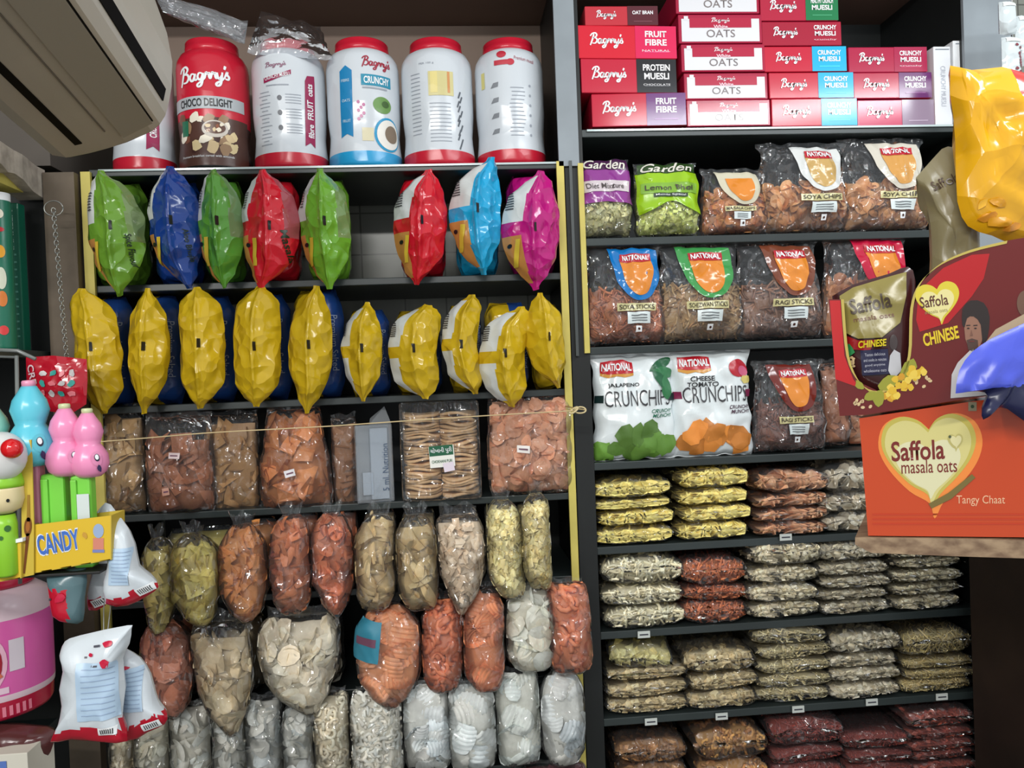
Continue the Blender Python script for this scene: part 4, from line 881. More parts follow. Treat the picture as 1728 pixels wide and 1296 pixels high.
def crunchips(x0, y0, x1, y1, band, names, fc, label, seed, veg):
    o, pl, w, h, up = printbag(x0, y0, x1, y1, ZR[3], 'crisp_bag', label, 'white printed crisp bags', seed=seed, wr=.0055, prof=[(-1, .97), (-.8, 1), (0, .94), (.75, .93), (1, 1.02)], t=.07)
    wf = foil((226, 234, 236), .22, 20, .006); mb = MB(); pl.shell(mb, wf, 26, 32); pl.seal(mb, wf, True, .008); pl.seal(mb, wf, False, .002); shift(mb, up); s = Shift(pl, up)
    put(mb, s, poly2d([(-1, -.8), (-.5, -1), (.5, -1), (1, -.8), (1, .8), (.4, 1), (-.4, 1), (-1, .8)]), foil((184, 26, 40), .25, 22, .004), -w * .2, h * .39, w * .37, h * .13, 0, .001, .008)
    put(mb, s, poly2d([(-1, -.2), (-.5, -1), (0, -.5), (.5, -1), (1, -.2), (1, .7), (-1, .7)]), foil((206, 146, 60), .25, 22, .004), -w * .2, h * .315, w * .37, h * .05, 0, .0006, .008)
    put(mb, s, text2d('NATIONAL', .03), WHITE, -w * .2, h * .39, w * .33, h * .07, 0, .0024, .006)
    dk = matte((34, 34, 38), .4); put(mb, s, text2d(names, .02), dk, -w * .13, h * .215, w * .36, h * (.045 if '\n' not in names else .1), 0, .0014, .006)
    put(mb, s, RECT, matte(band, .4), -w * .43, h * .09, w * .12, h * .07, 0, .001, .008); put(mb, s, RECT, matte(band, .4), w * .43, h * .09, w * .1, h * .07, 0, .001, .008)
    put(mb, s, text2d('CRUNCHIPS', -.004), matte((60, 60, 64), .4), w * .02, h * .09, w * .76, h * .15, 0, .0014, .006)
    put(mb, s, text2d('CRUNCHY\nMUNCHY', .015, .3), matte((70, 40, 60) if seed == 2 else (30, 110, 84), .4), w * .3, -h * .06, w * .26, h * .08, 0, .0014, .006)
    rn = random.Random(seed)
    for i in range(15):
        k = rn.uniform(.75, 1.15); c_ = tuple(int(min(255, q * k)) for q in fc); a = rn.uniform(-.4, .34); b = -.42 + .24 * rn.random() * (1 - (a + .03) ** 2 * 5)
        put(mb, s, leaf2d(i + seed * 20, 7), foil(c_, .4, 22, .004), w * a, h * b, w * rn.uniform(.2, .32), h * rn.uniform(.12, .2), rn.random() * 180, .001 + .0002 * i, .008)
    if veg == 'leaf':
        for i in range(4): put(mb, s, poly2d(cr([(-1, 0), (-.3, .6), (.5, .5), (1, 0), (.4, -.6), (-.4, -.5)], 3)), foil([(30, 96, 60), (50, 120, 74)][i % 2], .35, 22, .004), w * (.3 + .06 * (i % 2)), h * (.4 - .07 * i), w * .3, h * .1, 30 - 40 * i, .001 + .0004 * i, .008)
    else:
        put(mb, s, ELL, foil((180, 26, 44), .3, 22, .004), w * .32, h * .33, w * .24, h * .17, 0, .001, .008); put(mb, s, ELL, foil((196, 86, 120), .3, 22, .004), w * .37, h * .30, w * .12, h * .1, 0, .0016, .008); put(mb, s, leaf2d(7, 6), foil((214, 196, 110), .3, 22, .004), w * .4, h * .22, w * .14, h * .08, 0, .0014, .008)
    mb.build('wrapper', o)
crunchips(1002, 597, 1146, 774, (24, 46, 46), 'JALAPENO', (104, 150, 60), 'white JALAPENO crisp bag with green chips', 1, 'leaf')
crunchips(1134, 590, 1276, 768, (126, 34, 72), 'CHEESE\nTOMATO', (222, 140, 62), 'white CHEESE TOMATO crisp bag with orange chips', 2, 'onion')
# ================================================================ right bay, lower shelves: lying packets in stacks
PW, PH, PT = .155, .19, .046
def make_packet(kind, n, r, col, seed, col2=None, name='snack_packet', t=PT):
    pl = Pillow(PW, PH, t, seed, [(-1, .9), (-.8, 1), (0, .98), (.8, 1), (1, .9)], pu=3.5, eu=.42, pv=5, ev=.36, wr=.003)
    w = MB(); pl.shell(w, FILMT, 20, 20, 1.04); pl.seal(w, FILMT, False, .012)
    # corner ears
    c = contents(pl, kind, n, r, col, seed + 3, -.93, .9, .75, edge=True, color2=col2)
    return w, c
PK_ = dict(
    banana=('coin', 130, .017, (232, 214, 112), None), papad=('disc', 90, .019, (228, 170, 122), (216, 150, 104)), grey=('disc', 90, .016, (220, 208, 182), None),
    noodle=('stick', 260, .014, (232, 224, 188), (220, 210, 170)), orange=('stick', 300, .013, (208, 110, 58), (190, 92, 46)), poha=('flake', 500, .007, (232, 222, 192), (220, 210, 174)),
    poha2=('flake', 450, .008, (226, 216, 190), (214, 204, 174)), chips=('shard', 130, .014, (208, 198, 128), None), mix=('flake', 420, .009, (212, 194, 146), (196, 174, 122)),
    mix2=('stick', 280, .010, (212, 198, 148), (198, 182, 128)), brown=('flake', 420, .009, (172, 118, 62), (150, 98, 50)), amber=('ring', 150, .011, (196, 140, 70), (170, 110, 52)), red=('sev', 420, .014, (158, 58, 46), (138, 46, 38)),
    sev=('sev', 520, .014, (220, 200, 136), (200, 176, 100)), red2=('flake', 420, .008, (168, 70, 50), (140, 52, 42)))
PROTO = {}
def packet(kind, x0, x1, y0, y1, label, group, rnd, zlo):
    Y = 0.0; cx, cz, w, h = pxbox(x0, y0, x1, y1, Y); v = rnd.randrange(2); key = (kind, v)
    if key not in PROTO:
        k, n, r, c, c2 = PK_[kind]; wr_, ct = make_packet(k, n, r, c, 200 + len(PROTO) * 3, c2)
        o = thing('snack_packet', label, 'snack packet', (0, 0, 0)); wr_.build('wrapper', o); ct.build('snacks', o, kind='stuff'); PROTO[key] = o; used = o
    else: used = copy_tree(PROTO[key])
    used['label'] = label; used['group'] = group
    used.rotation_euler = (R(-90), rnd.uniform(-.02, .02), R(rnd.uniform(-3, 3))); sx = w / PW; st = h / PT * 1.02
    if rnd.random() < .5: pass
    used.scale = (sx, st, 1); used.location = (cx, PH / 2 - .004 + rnd.uniform(-.006, .006), zlo + h / 2)
    return zlo + h
ORD = {1: ['only one'], 2: ['lower', 'upper'], 3: ['bottom', 'middle', 'top'], 4: ['bottom', 'second lowest', 'third lowest', 'top'], 5: ['bottom', 'second lowest', 'middle', 'second highest', 'top']}
STK = [  # shelf z, shelf wording, [(kind, description, x0, x1, ytops from the top down, ybottom, slot word)]
    (ZR[4], 'shelf below crisp bags', [
        ('banana', 'round yellow banana chips', 1003, 1140, [803, 836, 856, 884], 915, 'first stack'), ('banana', 'round yellow banana chips', 1145, 1270, [786, 822, 850, 877], 909, 'second stack'),
        ('papad', 'pinkish round crisps', 1274, 1404, [792, 830, 856, 880], 904, 'third stack'), ('grey', 'greyish round chips', 1388, 1500, [782, 832, 866], 900, 'stack beside carton')]),
    (ZR[5], 'fifth right shelf', [
        ('noodle', 'pale straw-like sticks', 1012, 1158, [937, 986, 1020], 1060, 'leftmost stack'), ('orange', 'bright orange sticks', 1150, 1266, [945, 990, 1016], 1056, 'only orange stack'),
        ('poha', 'fine pale green flakes', 1258, 1388, [916, 960, 990, 1020], 1050, 'stack right of orange'), ('poha2', 'fine greyish flakes', 1384, 1508, [918, 954, 978, 1000, 1020], 1044, 'stack below board'),
        ('poha', 'fine pale flakes', 1504, 1626, [930, 948, 968, 990, 1012], 1038, 'stack beside pillar')]),
    (ZR[6], 'sixth right shelf', [
        ('mix', 'beige puffed bits', 1022, 1168, [1128, 1152, 1180], 1210, 'leftmost stack'), ('mix', 'beige sticks and flakes', 1158, 1282, [1100, 1140, 1170], 1203, 'second stack'),
        ('mix2', 'thin beige sticks', 1274, 1406, [1062, 1092, 1116, 1140, 1164], 1192, 'tall middle stack'), ('poha2', 'greyish beige flakes', 1402, 1526, [1070, 1108, 1132, 1156], 1184, 'fourth stack'),
        ('sev', 'yellowish fine noodles', 1522, 1648, [1066, 1112, 1130, 1148], 1174, 'stack beside pillar')]),
    (ZR[7], 'bottom right shelf', [
        ('brown', 'brown spicy mix', 1040, 1166, [1228, 1268], 1322, 'leftmost stack'), ('amber', 'brown rings', 1172, 1300, [1218, 1272], 1320, 'second stack'),
        ('red', 'reddish strands', 1302, 1432, [1208, 1256, 1284], 1318, 'third stack'), ('red', 'dull red strands', 1424, 1542, [1236, 1266, 1290], 1316, 'fourth stack'),
        ('red2', 'dark red bits', 1532, 1652, [1206, 1236, 1256, 1276, 1294], 1314, 'stack beside pillar')])]
rnd = random.Random(77)
for z, word, st in STK:
    for kind, desc, x0, x1, ys, yb, slot in st:
        bounds = ys + [yb]; n = len(ys); zl = z + .001; tot = pxbox(x0, ys[0], x1, yb, 0)[3]
        for i in range(n - 1, -1, -1):
            jx = rnd.uniform(-4, 4); hh = (bounds[i + 1] - bounds[i]); o_ = ORD[n][n - 1 - i]
            zl = packet(kind, x0 + jx, x1 + jx, bounds[i], bounds[i] + hh, 'packet of %s, %s in %s, %s' % (desc, o_, slot, word), 'flat snack packets %s' % word, rnd, zl)
# the slanting one on top of the leftmost stack of the sixth shelf
pkt = copy_tree(PROTO[('sev', 0)] if ('sev', 0) in PROTO else PROTO[('sev', 1)])
wr_, ct = make_packet('shard', 130, .014, (208, 198, 128), 390)
for ch in list(pkt.children): bpy.data.objects.remove(ch)
wr_.build('wrapper', pkt); ct.build('snacks', pkt, kind='stuff'); q = P(1088, 1104, 0)
pkt.location = (q.x, .085, q.z + .008); pkt.scale = (.9, 1.0, 1); pkt.rotation_euler = (R(-78), R(5), R(-4)); pkt['label'] = 'slanting clear packet of yellow crisps on top of the leftmost sixth-shelf stack'; pkt['group'] = 'flat snack packets on the sixth right shelf'
# ================================================================ foreground things
class Blob:
    """soft packet whose outline is traced once and then filled out to its own thickness"""
    def __init__(s, out, Y, bulge, seed=1, wr=.004, sm=3, plane=None):
        s.o = cr(list(out) + [out[0]], sm)[:-1] if sm > 1 else list(out); s.Y = Y; s.b = bulge; s.seed = seed; s.wr = wr; s.pln = plane; s.n = plane.n if plane else Vector((0, -1, 0))
        s.c = (sum(p[0] for p in s.o) / len(s.o), sum(p[1] for p in s.o) / len(s.o)); s.C = s.raw(s.c[0], s.c[1])
    def raw(s, x, y): return s.pln.raw(x, y) if s.pln else P(x, y, s.Y)
    def t(s, x, y):
        dx, dy = x - s.c[0], y - s.c[1]; n = len(s.o); best = 1e9
        for i in range(n):
            ax, ay = s.o[i][0] - s.c[0], s.o[i][1] - s.c[1]; bx, by = s.o[(i + 1) % n][0] - s.c[0], s.o[(i + 1) % n][1] - s.c[1]
            ex, ey = bx - ax, by - ay; den = dx * ey - dy * ex
            if abs(den) < 1e-9: continue
            k = (ax * ey - ay * ex) / den; m = (ax * dy - ay * dx) / den
            if k > 0 and -1e-6 <= m <= 1 + 1e-6: best = min(best, k)
        return 1 / best if best < 1e8 else 0
    def w(s, x, y, sd):
        q = s.seed * 5.1; return s.wr * (noise.noise(Vector((x * .022 + q, y * .022, sd))) + .6 * (1 - 2 * abs(noise.noise(Vector((x * .03 + y * .012 + q, y * .02 - x * .01, sd + 4))))))
    def pt(s, x, y, t, sd=1):
        T = s.b * max(0, 1 - t ** 2.6) ** .6; p = s.raw(x, y) - s.C
        return p + s.n * (sd * T + s.w(x, y, sd) * min(1, .3 + T / max(s.b, 1e-6)))
    def at(s, x, z, off): return s.pt(x, -z, min(.98, s.t(x, -z)), 1) + s.n * (off + .001)
    def build(s, mb, mat, rings=12, matfn=None):
        n = len(s.o)
        for sd in (1, -1):
            V = [s.pt(s.c[0], s.c[1], 0, sd)]; UV = [s.c]
            for k in range(1, rings + 1):
                t = k / rings
                for a in s.o:
                    x = s.c[0] + (a[0] - s.c[0]) * t; y = s.c[1] + (a[1] - s.c[1]) * t
                    p = s.pt(x, y, t, sd); 
                    if k == rings: p = s.raw(x, y) - s.C + s.n * s.w(x, y, 1) * .3
                    V.append(p); UV.append((x, y))
            F = [(0, 1 + (i + 1) % n, 1 + i) for i in range(n)] + [(1 + k * n + i, 1 + k * n + (i + 1) % n, 1 + (k + 1) * n + (i + 1) % n, 1 + (k + 1) * n + i) for k in range(rings - 1) for i in range(n)]
            by = {}
            for f in F:
                m = mat
                if matfn: m = matfn(sum(UV[q][0] for q in f) / len(f), sum(UV[q][1] for q in f) / len(f)) or mat
                by.setdefault(m, []).append(f if sd > 0 else f[::-1])
            b = len(mb.v); mb.v += [tuple(q) for q in V]; mb.c += [(1, 1, 1)] * len(V)
            for m, fs in by.items():
                ix = mb.mi(m)
                for f in fs: mb.f.append(tuple(b + q for q in f)); mb.m.append(ix); mb.sm.append(True)
def pxput(mb, s, shape, mat, x, y, w, h=None, rot=0, off=.0008, maxe=6): put(mb, s, shape, mat, x, -y, w, h, rot, off, maxe)
def polypx(pts): return poly2d([(x, -y) for x, y in pts], True)
def pxpoly(mb, s, pts, mat, off=.0008, maxe=10, smooth=0):
    pts = cr(pts + [pts[0]], smooth)[:-1] if smooth else pts
    V, F, _ = polypx(pts); V, F = split(V, F, maxe); mb.add([s.at(x, z, off) for x, z in V], F, mat)
# ---- big yellow and red packet, upper right
bl = Blob([(1601, 112), (1640, 118), (1690, 114), (1740, 128), (1820, 150), (1830, 300), (1820, 425), (1760, 418), (1712, 413), (1672, 398), (1632, 382), (1616, 340), (1610, 240), (1603, 160)], -.62, .032, 3, .012, 2)
mb = MB(); yel = foil((222, 164, 24), .16, 14, .03, .6); red = foil((206, 44, 34), .18, 12, .012, .6)
bl.build(mb, yel, 14, lambda x, y: red if x > 1690 + (y - 120) * .14 else yel)
for i, (x, y, w, h, a) in enumerate([(1650, 372, 30, 14, 20), (1668, 380, 34, 16, -15), (1640, 350, 22, 12, 50), (1690, 388, 30, 14, 10), (1660, 350, 24, 12, -30)]): pxput(mb, bl, leaf2d(i + 60), foil((226, 150 + 10 * (i % 3), 40), .3, 14, .006), x, y, w, h, a, .001 + .0004 * i)
mb.build('pasta_packet', None, bl.C, label='large glossy yellow and red food packet at the top right, before the white cartons', category='snack packet')
# ---- olive grey foil pouch behind
bl = Blob([(1545, 300), (1580, 262), (1600, 247), (1640, 262), (1660, 300), (1650, 380), (1645, 500), (1640, 660), (1600, 672), (1580, 664), (1572, 520), (1573, 440), (1570, 380), (1566, 350), (1556, 325)], -.575, .022, 8, .008, 2)
mb = MB(); olive = foil((134, 124, 92), .28, 18, .008, .6); bl.build(mb, olive, 10); pxput(mb, bl, text2d('Saffola', .01), ink((90, 74, 66)), 1580, 312, 44, 16, 22, .001)
mb.build('foil_pouch', None, bl.C, label='olive grey foil pouch standing behind the yellow packet', category='pouch')
class PixN:
    """prints on an upright plane that faces along n"""
    def __init__(s, p0, deg, org=(0, 0, 0)): s.p0 = Vector(p0); s.n = Vector((math.sin(R(deg)), -math.cos(R(deg)), 0)); s.org = Vector(org)
    def raw(s, x, y, off=0):
        d = P(x, y, 0) - CAM; q = s.p0 + s.n * off; return CAM + d * ((q - CAM).dot(s.n) / d.dot(s.n))
    def at(s, x, z, off): return s.raw(x, -z, off) - s.org
def nprism(s, pts, depth, mat, side=None, off=0):
    w = [s.raw(x, y, off) for x, y in pts]; s.org = w[0].copy(); mb = MB(); mb.prism([p - w[0] for p in w], -s.n * depth, mat, side); return mb, w[0].copy()
# ---- wooden board, pillar
def wprism(pts, Y, depth, mat, name, label=None, cat=None, parent=None, side=None):
    w = [P(x, y, Y) for x, y in pts]; c = w[0].copy(); mb = MB(); mb.prism([p - c for p in w], (0, depth, 0), mat, side); return mb, c
wd = wavewood('board_wood', (118, 92, 70), (168, 142, 112)); wz0 = P(1465, 905, -.66).z
SB = PixN(P(1600, 905, -.66), -33); mb, c = nprism(PixN(P(1600, 905, -.66), -33), [(1443, 907), (1443, 919), (1470, 933), (1620, 939), (1850, 946), (1850, 914), (1620, 909)], .42, wd)
mb.build('wooden_board', None, c, label='rough brown wooden board shelf carrying the orange carton', category='board')
xp = P(1640, 1100, -.05).x; mb = MB(); mb.box((xp + .2, -.17, (wz0 - .022) / 2 + .001), (.4, .24, wz0 - .024), matte((40, 28, 22), .6, 'pillar', .3, 7, .35)); mb.build('dark_pillar', None, (0, 0, 0), label='dark brown pillar under the wooden board at the lower right', category='pillar')
# ---- orange masala oats carton
ORG = card((200, 70, 26)); YO = -.66
out = [(1450, 706), (1465, 904), (1850, 908), (1850, 655), (1728, 668), (1650, 676)]
s = PixN(P(1600, 905, -.66), -33); mb, c = nprism(s, out, .11, ORG, card((200, 74, 30)), -.004)
s.p0 = s.p0 - s.n * .004; hg = card((232, 224, 150)); hb = card((190, 176, 70))
pxput(mb, s, HEART, card((240, 140, 60)), 1570, 786, 176, 178, 0, .0006, 400); pxput(mb, s, HEART, card((196, 182, 84)), 1567, 778, 160, 160, 0, .0009, 400); pxput(mb, s, HEART, card((214, 204, 132)), 1566, 778, 146, 146, 0, .0012, 400); pxput(mb, s, HEART, card((222, 218, 176)), 1566, 792, 110, 100, 0, .0014, 400)
mr = card((120, 36, 30)); pxput(mb, s, text2d('Saffola', .018), mr, 1549, 760, 90, 34, 3, .0018, 400); pxput(mb, s, text2d('masala oats', .004), mr, 1568, 787, 94, 22, 2, .0018, 400)
pxput(mb, s, HEART, card((190, 180, 110)), 1612, 747, 26, 30, 0, .0017, 400); pxput(mb, s, HEART, card((222, 214, 160)), 1613, 746, 19, 22, 0, .002, 400); pxput(mb, s, ELL, card((80, 90, 60)), 1603, 737, 5, 5, 0, .0022, 400)
pxpoly(mb, s, [(1567, 850), (1600, 832), (1640, 800), (1646, 806), (1605, 842), (1572, 858)], card((120, 104, 50)), .002, 400)
pxput(mb, s, text2d('Tangy Chaat', .0), card((240, 190, 150)), 1655, 845, 82, 18, 0, .001, 400)
for y in (868, 876, 884): pxput(mb, s, RECT, card((196, 60, 26)), 1660, y, 376, 3, 0, .0006, 400)
pxput(mb, s, RECT, matte((150, 140, 110), .5), 1641, 686, 14, 15, 0, .001, 400); pxput(mb, s, ELL, matte((40, 70, 40), .5), 1641, 686, 6, 6, 0, .0014, 400)
mb.build('oats_carton', None, c, label='orange masala oats carton with yellow heart, standing on the wooden board', category='carton')
# ---- red display box with window
YC = -.67; MAR = card((104, 24, 22)); RED = card((190, 26, 30)); TAN = card((190, 170, 84))
out = [(1398, 505), (1417, 702), (1460, 700), (1650, 670), (1850, 648), (1850, 398), (1745, 398), (1700, 406), (1640, 421), (1590, 443), (1556, 475), (1541, 520), (1537, 600), (1518, 642), (1482, 660), (1450, 645), (1428, 600), (1419, 505)]
s = PixN(P(1600, 700, -.665), -33); mb, c = nprism(s, out, .003, MAR, card((90, 20, 20)))
bo = [(1398, 505), (1417, 702), (1460, 700), (1650, 670), (1850, 648), (1850, 398), (1745, 398), (1700, 406), (1640, 421), (1590, 443), (1556, 475), (1541, 505)]
mb.prism([s.raw(x, y, 0) - c - s.n * .057 for x, y in bo], -s.n * .003, card((90, 20, 20)))
for qa, qb in ((0, 1), (1, 2), (2, 3), (3, 4)):
    A_p, B_p = s.raw(*bo[qa]) - c, s.raw(*bo[qb]) - c; mb.prism([A_p - s.n * .003, B_p - s.n * .003, B_p - s.n * .057, A_p - s.n * .057], (.0015, 0, 0) if qa == 0 else (0, 0, .0015), card((90, 20, 20)))
pxpoly(mb, s, [(1400, 507), (1418, 507), (1425, 600), (1440, 640), (1452, 655), (1410, 640)], RED, .0008, 60); 
pxpoly(mb, s, [(1546, 540), (1549, 505), (1560, 482), (1592, 452), (1640, 430), (1670, 428), (1660, 470), (1640, 500), (1600, 545), (1552, 560)], card((178, 22, 28)), .0007, 60)
edge = [(1419, 505), (1428, 600), (1450, 645), (1482, 660), (1518, 642), (1537, 600), (1541, 520), (1556, 475), (1590, 443), (1640, 421), (1700, 406)]
ce = cr(edge, 4); inn = []
for i, p in enumerate(ce):
    a = ce[max(i - 1, 0)]; b = ce[min(i + 1, len(ce) - 1)]; L = math.hypot(b[0] - a[0], b[1] - a[1]); inn.append((p[0] - (b[1] - a[1]) / L * -5, p[1] + (b[0] - a[0]) / L * 5))
V = [s.at(p[0], -p[1], .0012) for p in ce] + [s.at(p[0], -p[1], .0012) for p in inn]; n_ = len(ce); mb.add(V, [(i, i + 1, n_ + i + 1, n_ + i) for i in range(n_ - 1)], TAN, False)
pxput(mb, s, HEART, card((214, 196, 60)), 1583, 512, 74, 72, 5, .0014, 400); pxput(mb, s, HEART, card((226, 216, 150)), 1583, 516, 56, 54, 5, .0017, 400)
pxput(mb, s, text2d('Saffola', .012), card((90, 50, 40)), 1576, 508, 48, 19, 8, .002, 400); pxput(mb, s, text2d('masala oats', .0), card((150, 140, 90)), 1580, 525, 38, 6, 8, .002, 400)
pxput(mb, s, text2d('CHINESE', .03, .15), card((226, 196, 40)), 1588, 567, 62, 22, 14, .0014, 400)
rn = random.Random(9)
for i in range(34):
    a = i / 33; x = 1495 + 55 * a + rn.uniform(-10, 10); y = 668 - 50 * a + rn.uniform(-8, 14); pxput(mb, s, leaf2d(i), card(rn.choice([(220, 180, 50), (232, 200, 80), (206, 150, 40)])), x, y, 13, 12, rn.random() * 90, .001 + .00004 * i, 400)
for i, (x, y, w, h, a) in enumerate([(1530, 625, 22, 46, -40), (1500, 645, 22, 40, -60), (1483, 672, 18, 30, -10), (1470, 668, 26, 16, 20), (1450, 650, 20, 12, -40)]): pxput(mb, s, leaf2d(i + 90), card((150, 150, 50)), x, y, w, h, a, .0012 + .0001 * i, 400)
for i in range(20): pxput(mb, s, ELL, card((214, 186, 140)), (1556 if i < 12 else 1455) + rn.uniform(-14, 14), (640 if i < 12 else 676) + rn.uniform(-13, 13), 7, 5, rn.random() * 90, .0012, 400)
# printed person in a white coat
pxpoly(mb, s, [(1627, 545), (1633, 530), (1648, 528), (1658, 545), (1657, 575), (1650, 592), (1652, 606), (1636, 606), (1636, 590), (1629, 572)], card((150, 108, 88)), .0012, 400, 2)
pxpoly(mb, s, [(1624, 548), (1624, 522), (1638, 507), (1660, 511), (1670, 535), (1666, 572), (1658, 580), (1655, 548), (1643, 534), (1632, 537), (1628, 552)], card((44, 34, 32)), .0016, 400, 2)
for ex in (1634, 1646): pxput(mb, s, ELL, card((46, 34, 32)), ex, 554, 4.5, 2.4, 0, .002, 400); pxput(mb, s, RECT, card((46, 34, 32)), ex, 549, 7, 1.6, 4, .002, 400)
pxpoly(mb, s, [(1639, 556), (1642, 566), (1637, 567)], card((124, 86, 70)), .0019, 400); pxput(mb, s, RECT, card((110, 50, 48)), 1640, 576, 9, 2, 0, .002, 400); pxpoly(mb, s, [(1631, 574), (1640, 571), (1650, 574), (1651, 588), (1642, 594), (1634, 590)], card((84, 62, 54)), .0014, 400)
pxpoly(mb, s, [(1604, 672), (1606, 632), (1616, 612), (1640, 588), (1665, 590), (1700, 600), (1700, 664)], card((200, 196, 196)), .0014, 400)
pxpoly(mb, s, [(1655, 588), (1680, 556), (1728, 530), (1800, 510), (1800, 570), (1728, 560), (1680, 580)], card((186, 164, 134)), .0022, 400)
pxput(mb, s, ELL, card((110, 80, 64)), 1730, 512, 28, 44, 0, .0012, 400)
mb.build('display_box', None, c, label='dark red CHINESE display box with cut-out window, tilted on the orange carton', category='display box')
bl = Blob([(1404, 500), (1440, 480), (1500, 462), (1532, 450), (1545, 475), (1542, 560), (1541, 620), (1526, 655), (1485, 668), (1446, 656), (1420, 610), (1412, 550)], None, .014, 12, .003, 2, plane=PixN(P(1600, 700, -.665) + Vector((.5446, .8387, 0)) * .024, -33))
mb = MB(); ol = foil((140, 128, 66), .25, 18, .004); dkp = foil((60, 24, 24), .2, 18, .004); rdp = foil((150, 26, 30), .2, 18, .004)
bl.build(mb, dkp, 14); pxpoly(mb, bl, [(1418, 500), (1440, 486), (1500, 468), (1530, 460), (1530, 500), (1520, 545), (1490, 570), (1450, 572), (1424, 560)], ol, .0016, 7)
pxpoly(mb, bl, [(1424, 565), (1450, 575), (1478, 574), (1470, 592), (1440, 590), (1426, 582)], rdp, .0018, 7)
pxput(mb, bl, text2d('Saffola', .02), ink((70, 56, 40)), 1470, 513, 70, 26, 11, .003); pxput(mb, bl, text2d('masala oats', .0), ink((110, 60, 50)), 1476, 536, 68, 8, 8, .003)
pxput(mb, bl, text2d('CHINESE', .03, .2), ink((220, 200, 40)), 1474, 580, 48, 12, 5, .003); pxput(mb, bl, RECT, ink((40, 40, 70)), 1478, 611, 46, 42, 4, .0024)
for i, t in enumerate(('Tastes delicious', 'and cooks in minutes', 'good anytime', 'wholesome oats')): pxput(mb, bl, text2d(t, .0), ink((190, 190, 204)), 1478, 598 + i * 9, 34 + 4 * (i % 2), 5, 4, .0032)
pxput(mb, bl, ELL, ink((70, 60, 60)), 1509, 578, 13, 26, 0, .003); pxpoly(mb, bl, [(1500, 625), (1503, 600), (1510, 590), (1520, 596), (1522, 625), (1508, 640)], ink((196, 196, 200)), .0034, 6); pxput(mb, bl, leaf2d(3), ink((40, 130, 70)), 1433, 590, 16, 22, 30, .003)
for i in range(9): pxput(mb, bl, ELL, ink((206, 176, 130)), 1440 + rn.uniform(-8, 8), 611 + rn.uniform(-9, 9), 6, 4, rn.random() * 90, .003)
mb.build('oats_pouch', None, bl.C, label='olive and maroon CHINESE pouch showing in the window of the display box', category='pouch')
# ---- blue plastic
bl = Blob([(1612, 664), (1618, 625), (1640, 594), (1672, 572), (1728, 545), (1800, 520), (1840, 600), (1820, 700), (1770, 722), (1735, 716), (1700, 690), (1680, 690), (1658, 708), (1656, 690), (1668, 668), (1650, 660)], -.74, .011, 5, .007, 2)
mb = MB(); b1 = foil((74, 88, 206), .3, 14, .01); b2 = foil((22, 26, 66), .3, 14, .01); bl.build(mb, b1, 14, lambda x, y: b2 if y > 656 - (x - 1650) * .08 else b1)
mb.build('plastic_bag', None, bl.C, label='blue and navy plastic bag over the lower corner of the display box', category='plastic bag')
# ---- silver sachet strips, far top right
for i, (x, y0, y1, w, lab) in enumerate([(1698, 4, 58, 26, 'silver sachet hanging at the top right corner beside the post'), (1704, 64, 140, 30, 'white and silver sachet hanging just above the yellow and red packet'), (1724, 28, 110, 24, 'speckled silver sachet cut by the right frame edge')]):
    bl = Blob([(x - w / 2, y0), (x, y0 - 2), (x + w / 2, y0 + 2), (x + w / 2 + 2, y1), (x, y1 + 2), (x - w / 2 + 2, y1)], -.12 - .02 * (i % 2), .012, 20 + i, .004, 1)
    mb = MB(); sv = foil((196, 204, 206), .18, 40, .008, .8); bl.build(mb, sv, 7); pxput(mb, bl, RECT, ink((210, 214, 210)), x, y0 + 6, w * .8, 8)
    if i == 1:
        for k in range(10): pxput(mb, bl, leaf2d(k), ink((120, 50, 60)), x + 8 + rnd.uniform(-5, 5), y0 + 16 + k * 5, 6, 5, k * 40)
    mb.build('sachet', None, bl.C, label=lab, category='sachet', group='hanging sachets')
mb = MB(); q = P(1708, -60, -.1); mb.tube([q, P(1706, 140, -.1)], .0012, matte((180, 180, 180), .5)); mb.build('sachet_string', None, (0, 0, 0), label='thin pale cord behind the hanging sachets at the top right', category='cord')
# ---- string across the left bay
pts = [(150, 747), (250, 739), (345, 731), (450, 725), (560, 719), (660, 712), (780, 704), (880, 698), (970, 693)]
st = thing('string', 'thin beige string stretched across the brown triangle bags, knotted at the post', 'string', P(500, 722, -.13))
ps = [P(x, y, -.115) for x, y in pts]; mb = MB(); mb.tube([p - st.location for p in cr([tuple(p) for p in ps], 3) and [Vector(q) for q in cr([tuple(p) for p in ps], 3)]], .0011, matte((206, 184, 140), .7)); mb.build('cord', st)
kn = MB(); k0 = P(979, 692, -.115) - st.location; km = matte((214, 196, 150), .7)
kn.tube([k0 + Vector((.011 * math.cos(a) , .003 * math.sin(2 * a), .006 * math.sin(a))) for a in [i * math.pi / 8 for i in range(17)]], .0015, km); kn.tube([k0 + Vector((-.012 + .008 * math.cos(a), .004 * math.sin(a), .006 * math.sin(a + 1))) for a in [i * math.pi / 5 for i in range(14)]], .0018, km); kn.tube([k0 + Vector((.01, 0, 0)), k0 + Vector((.004, .05, .0)), k0 + Vector((-.012, .108, .004))], .0012, km); kn.build('knot', st)
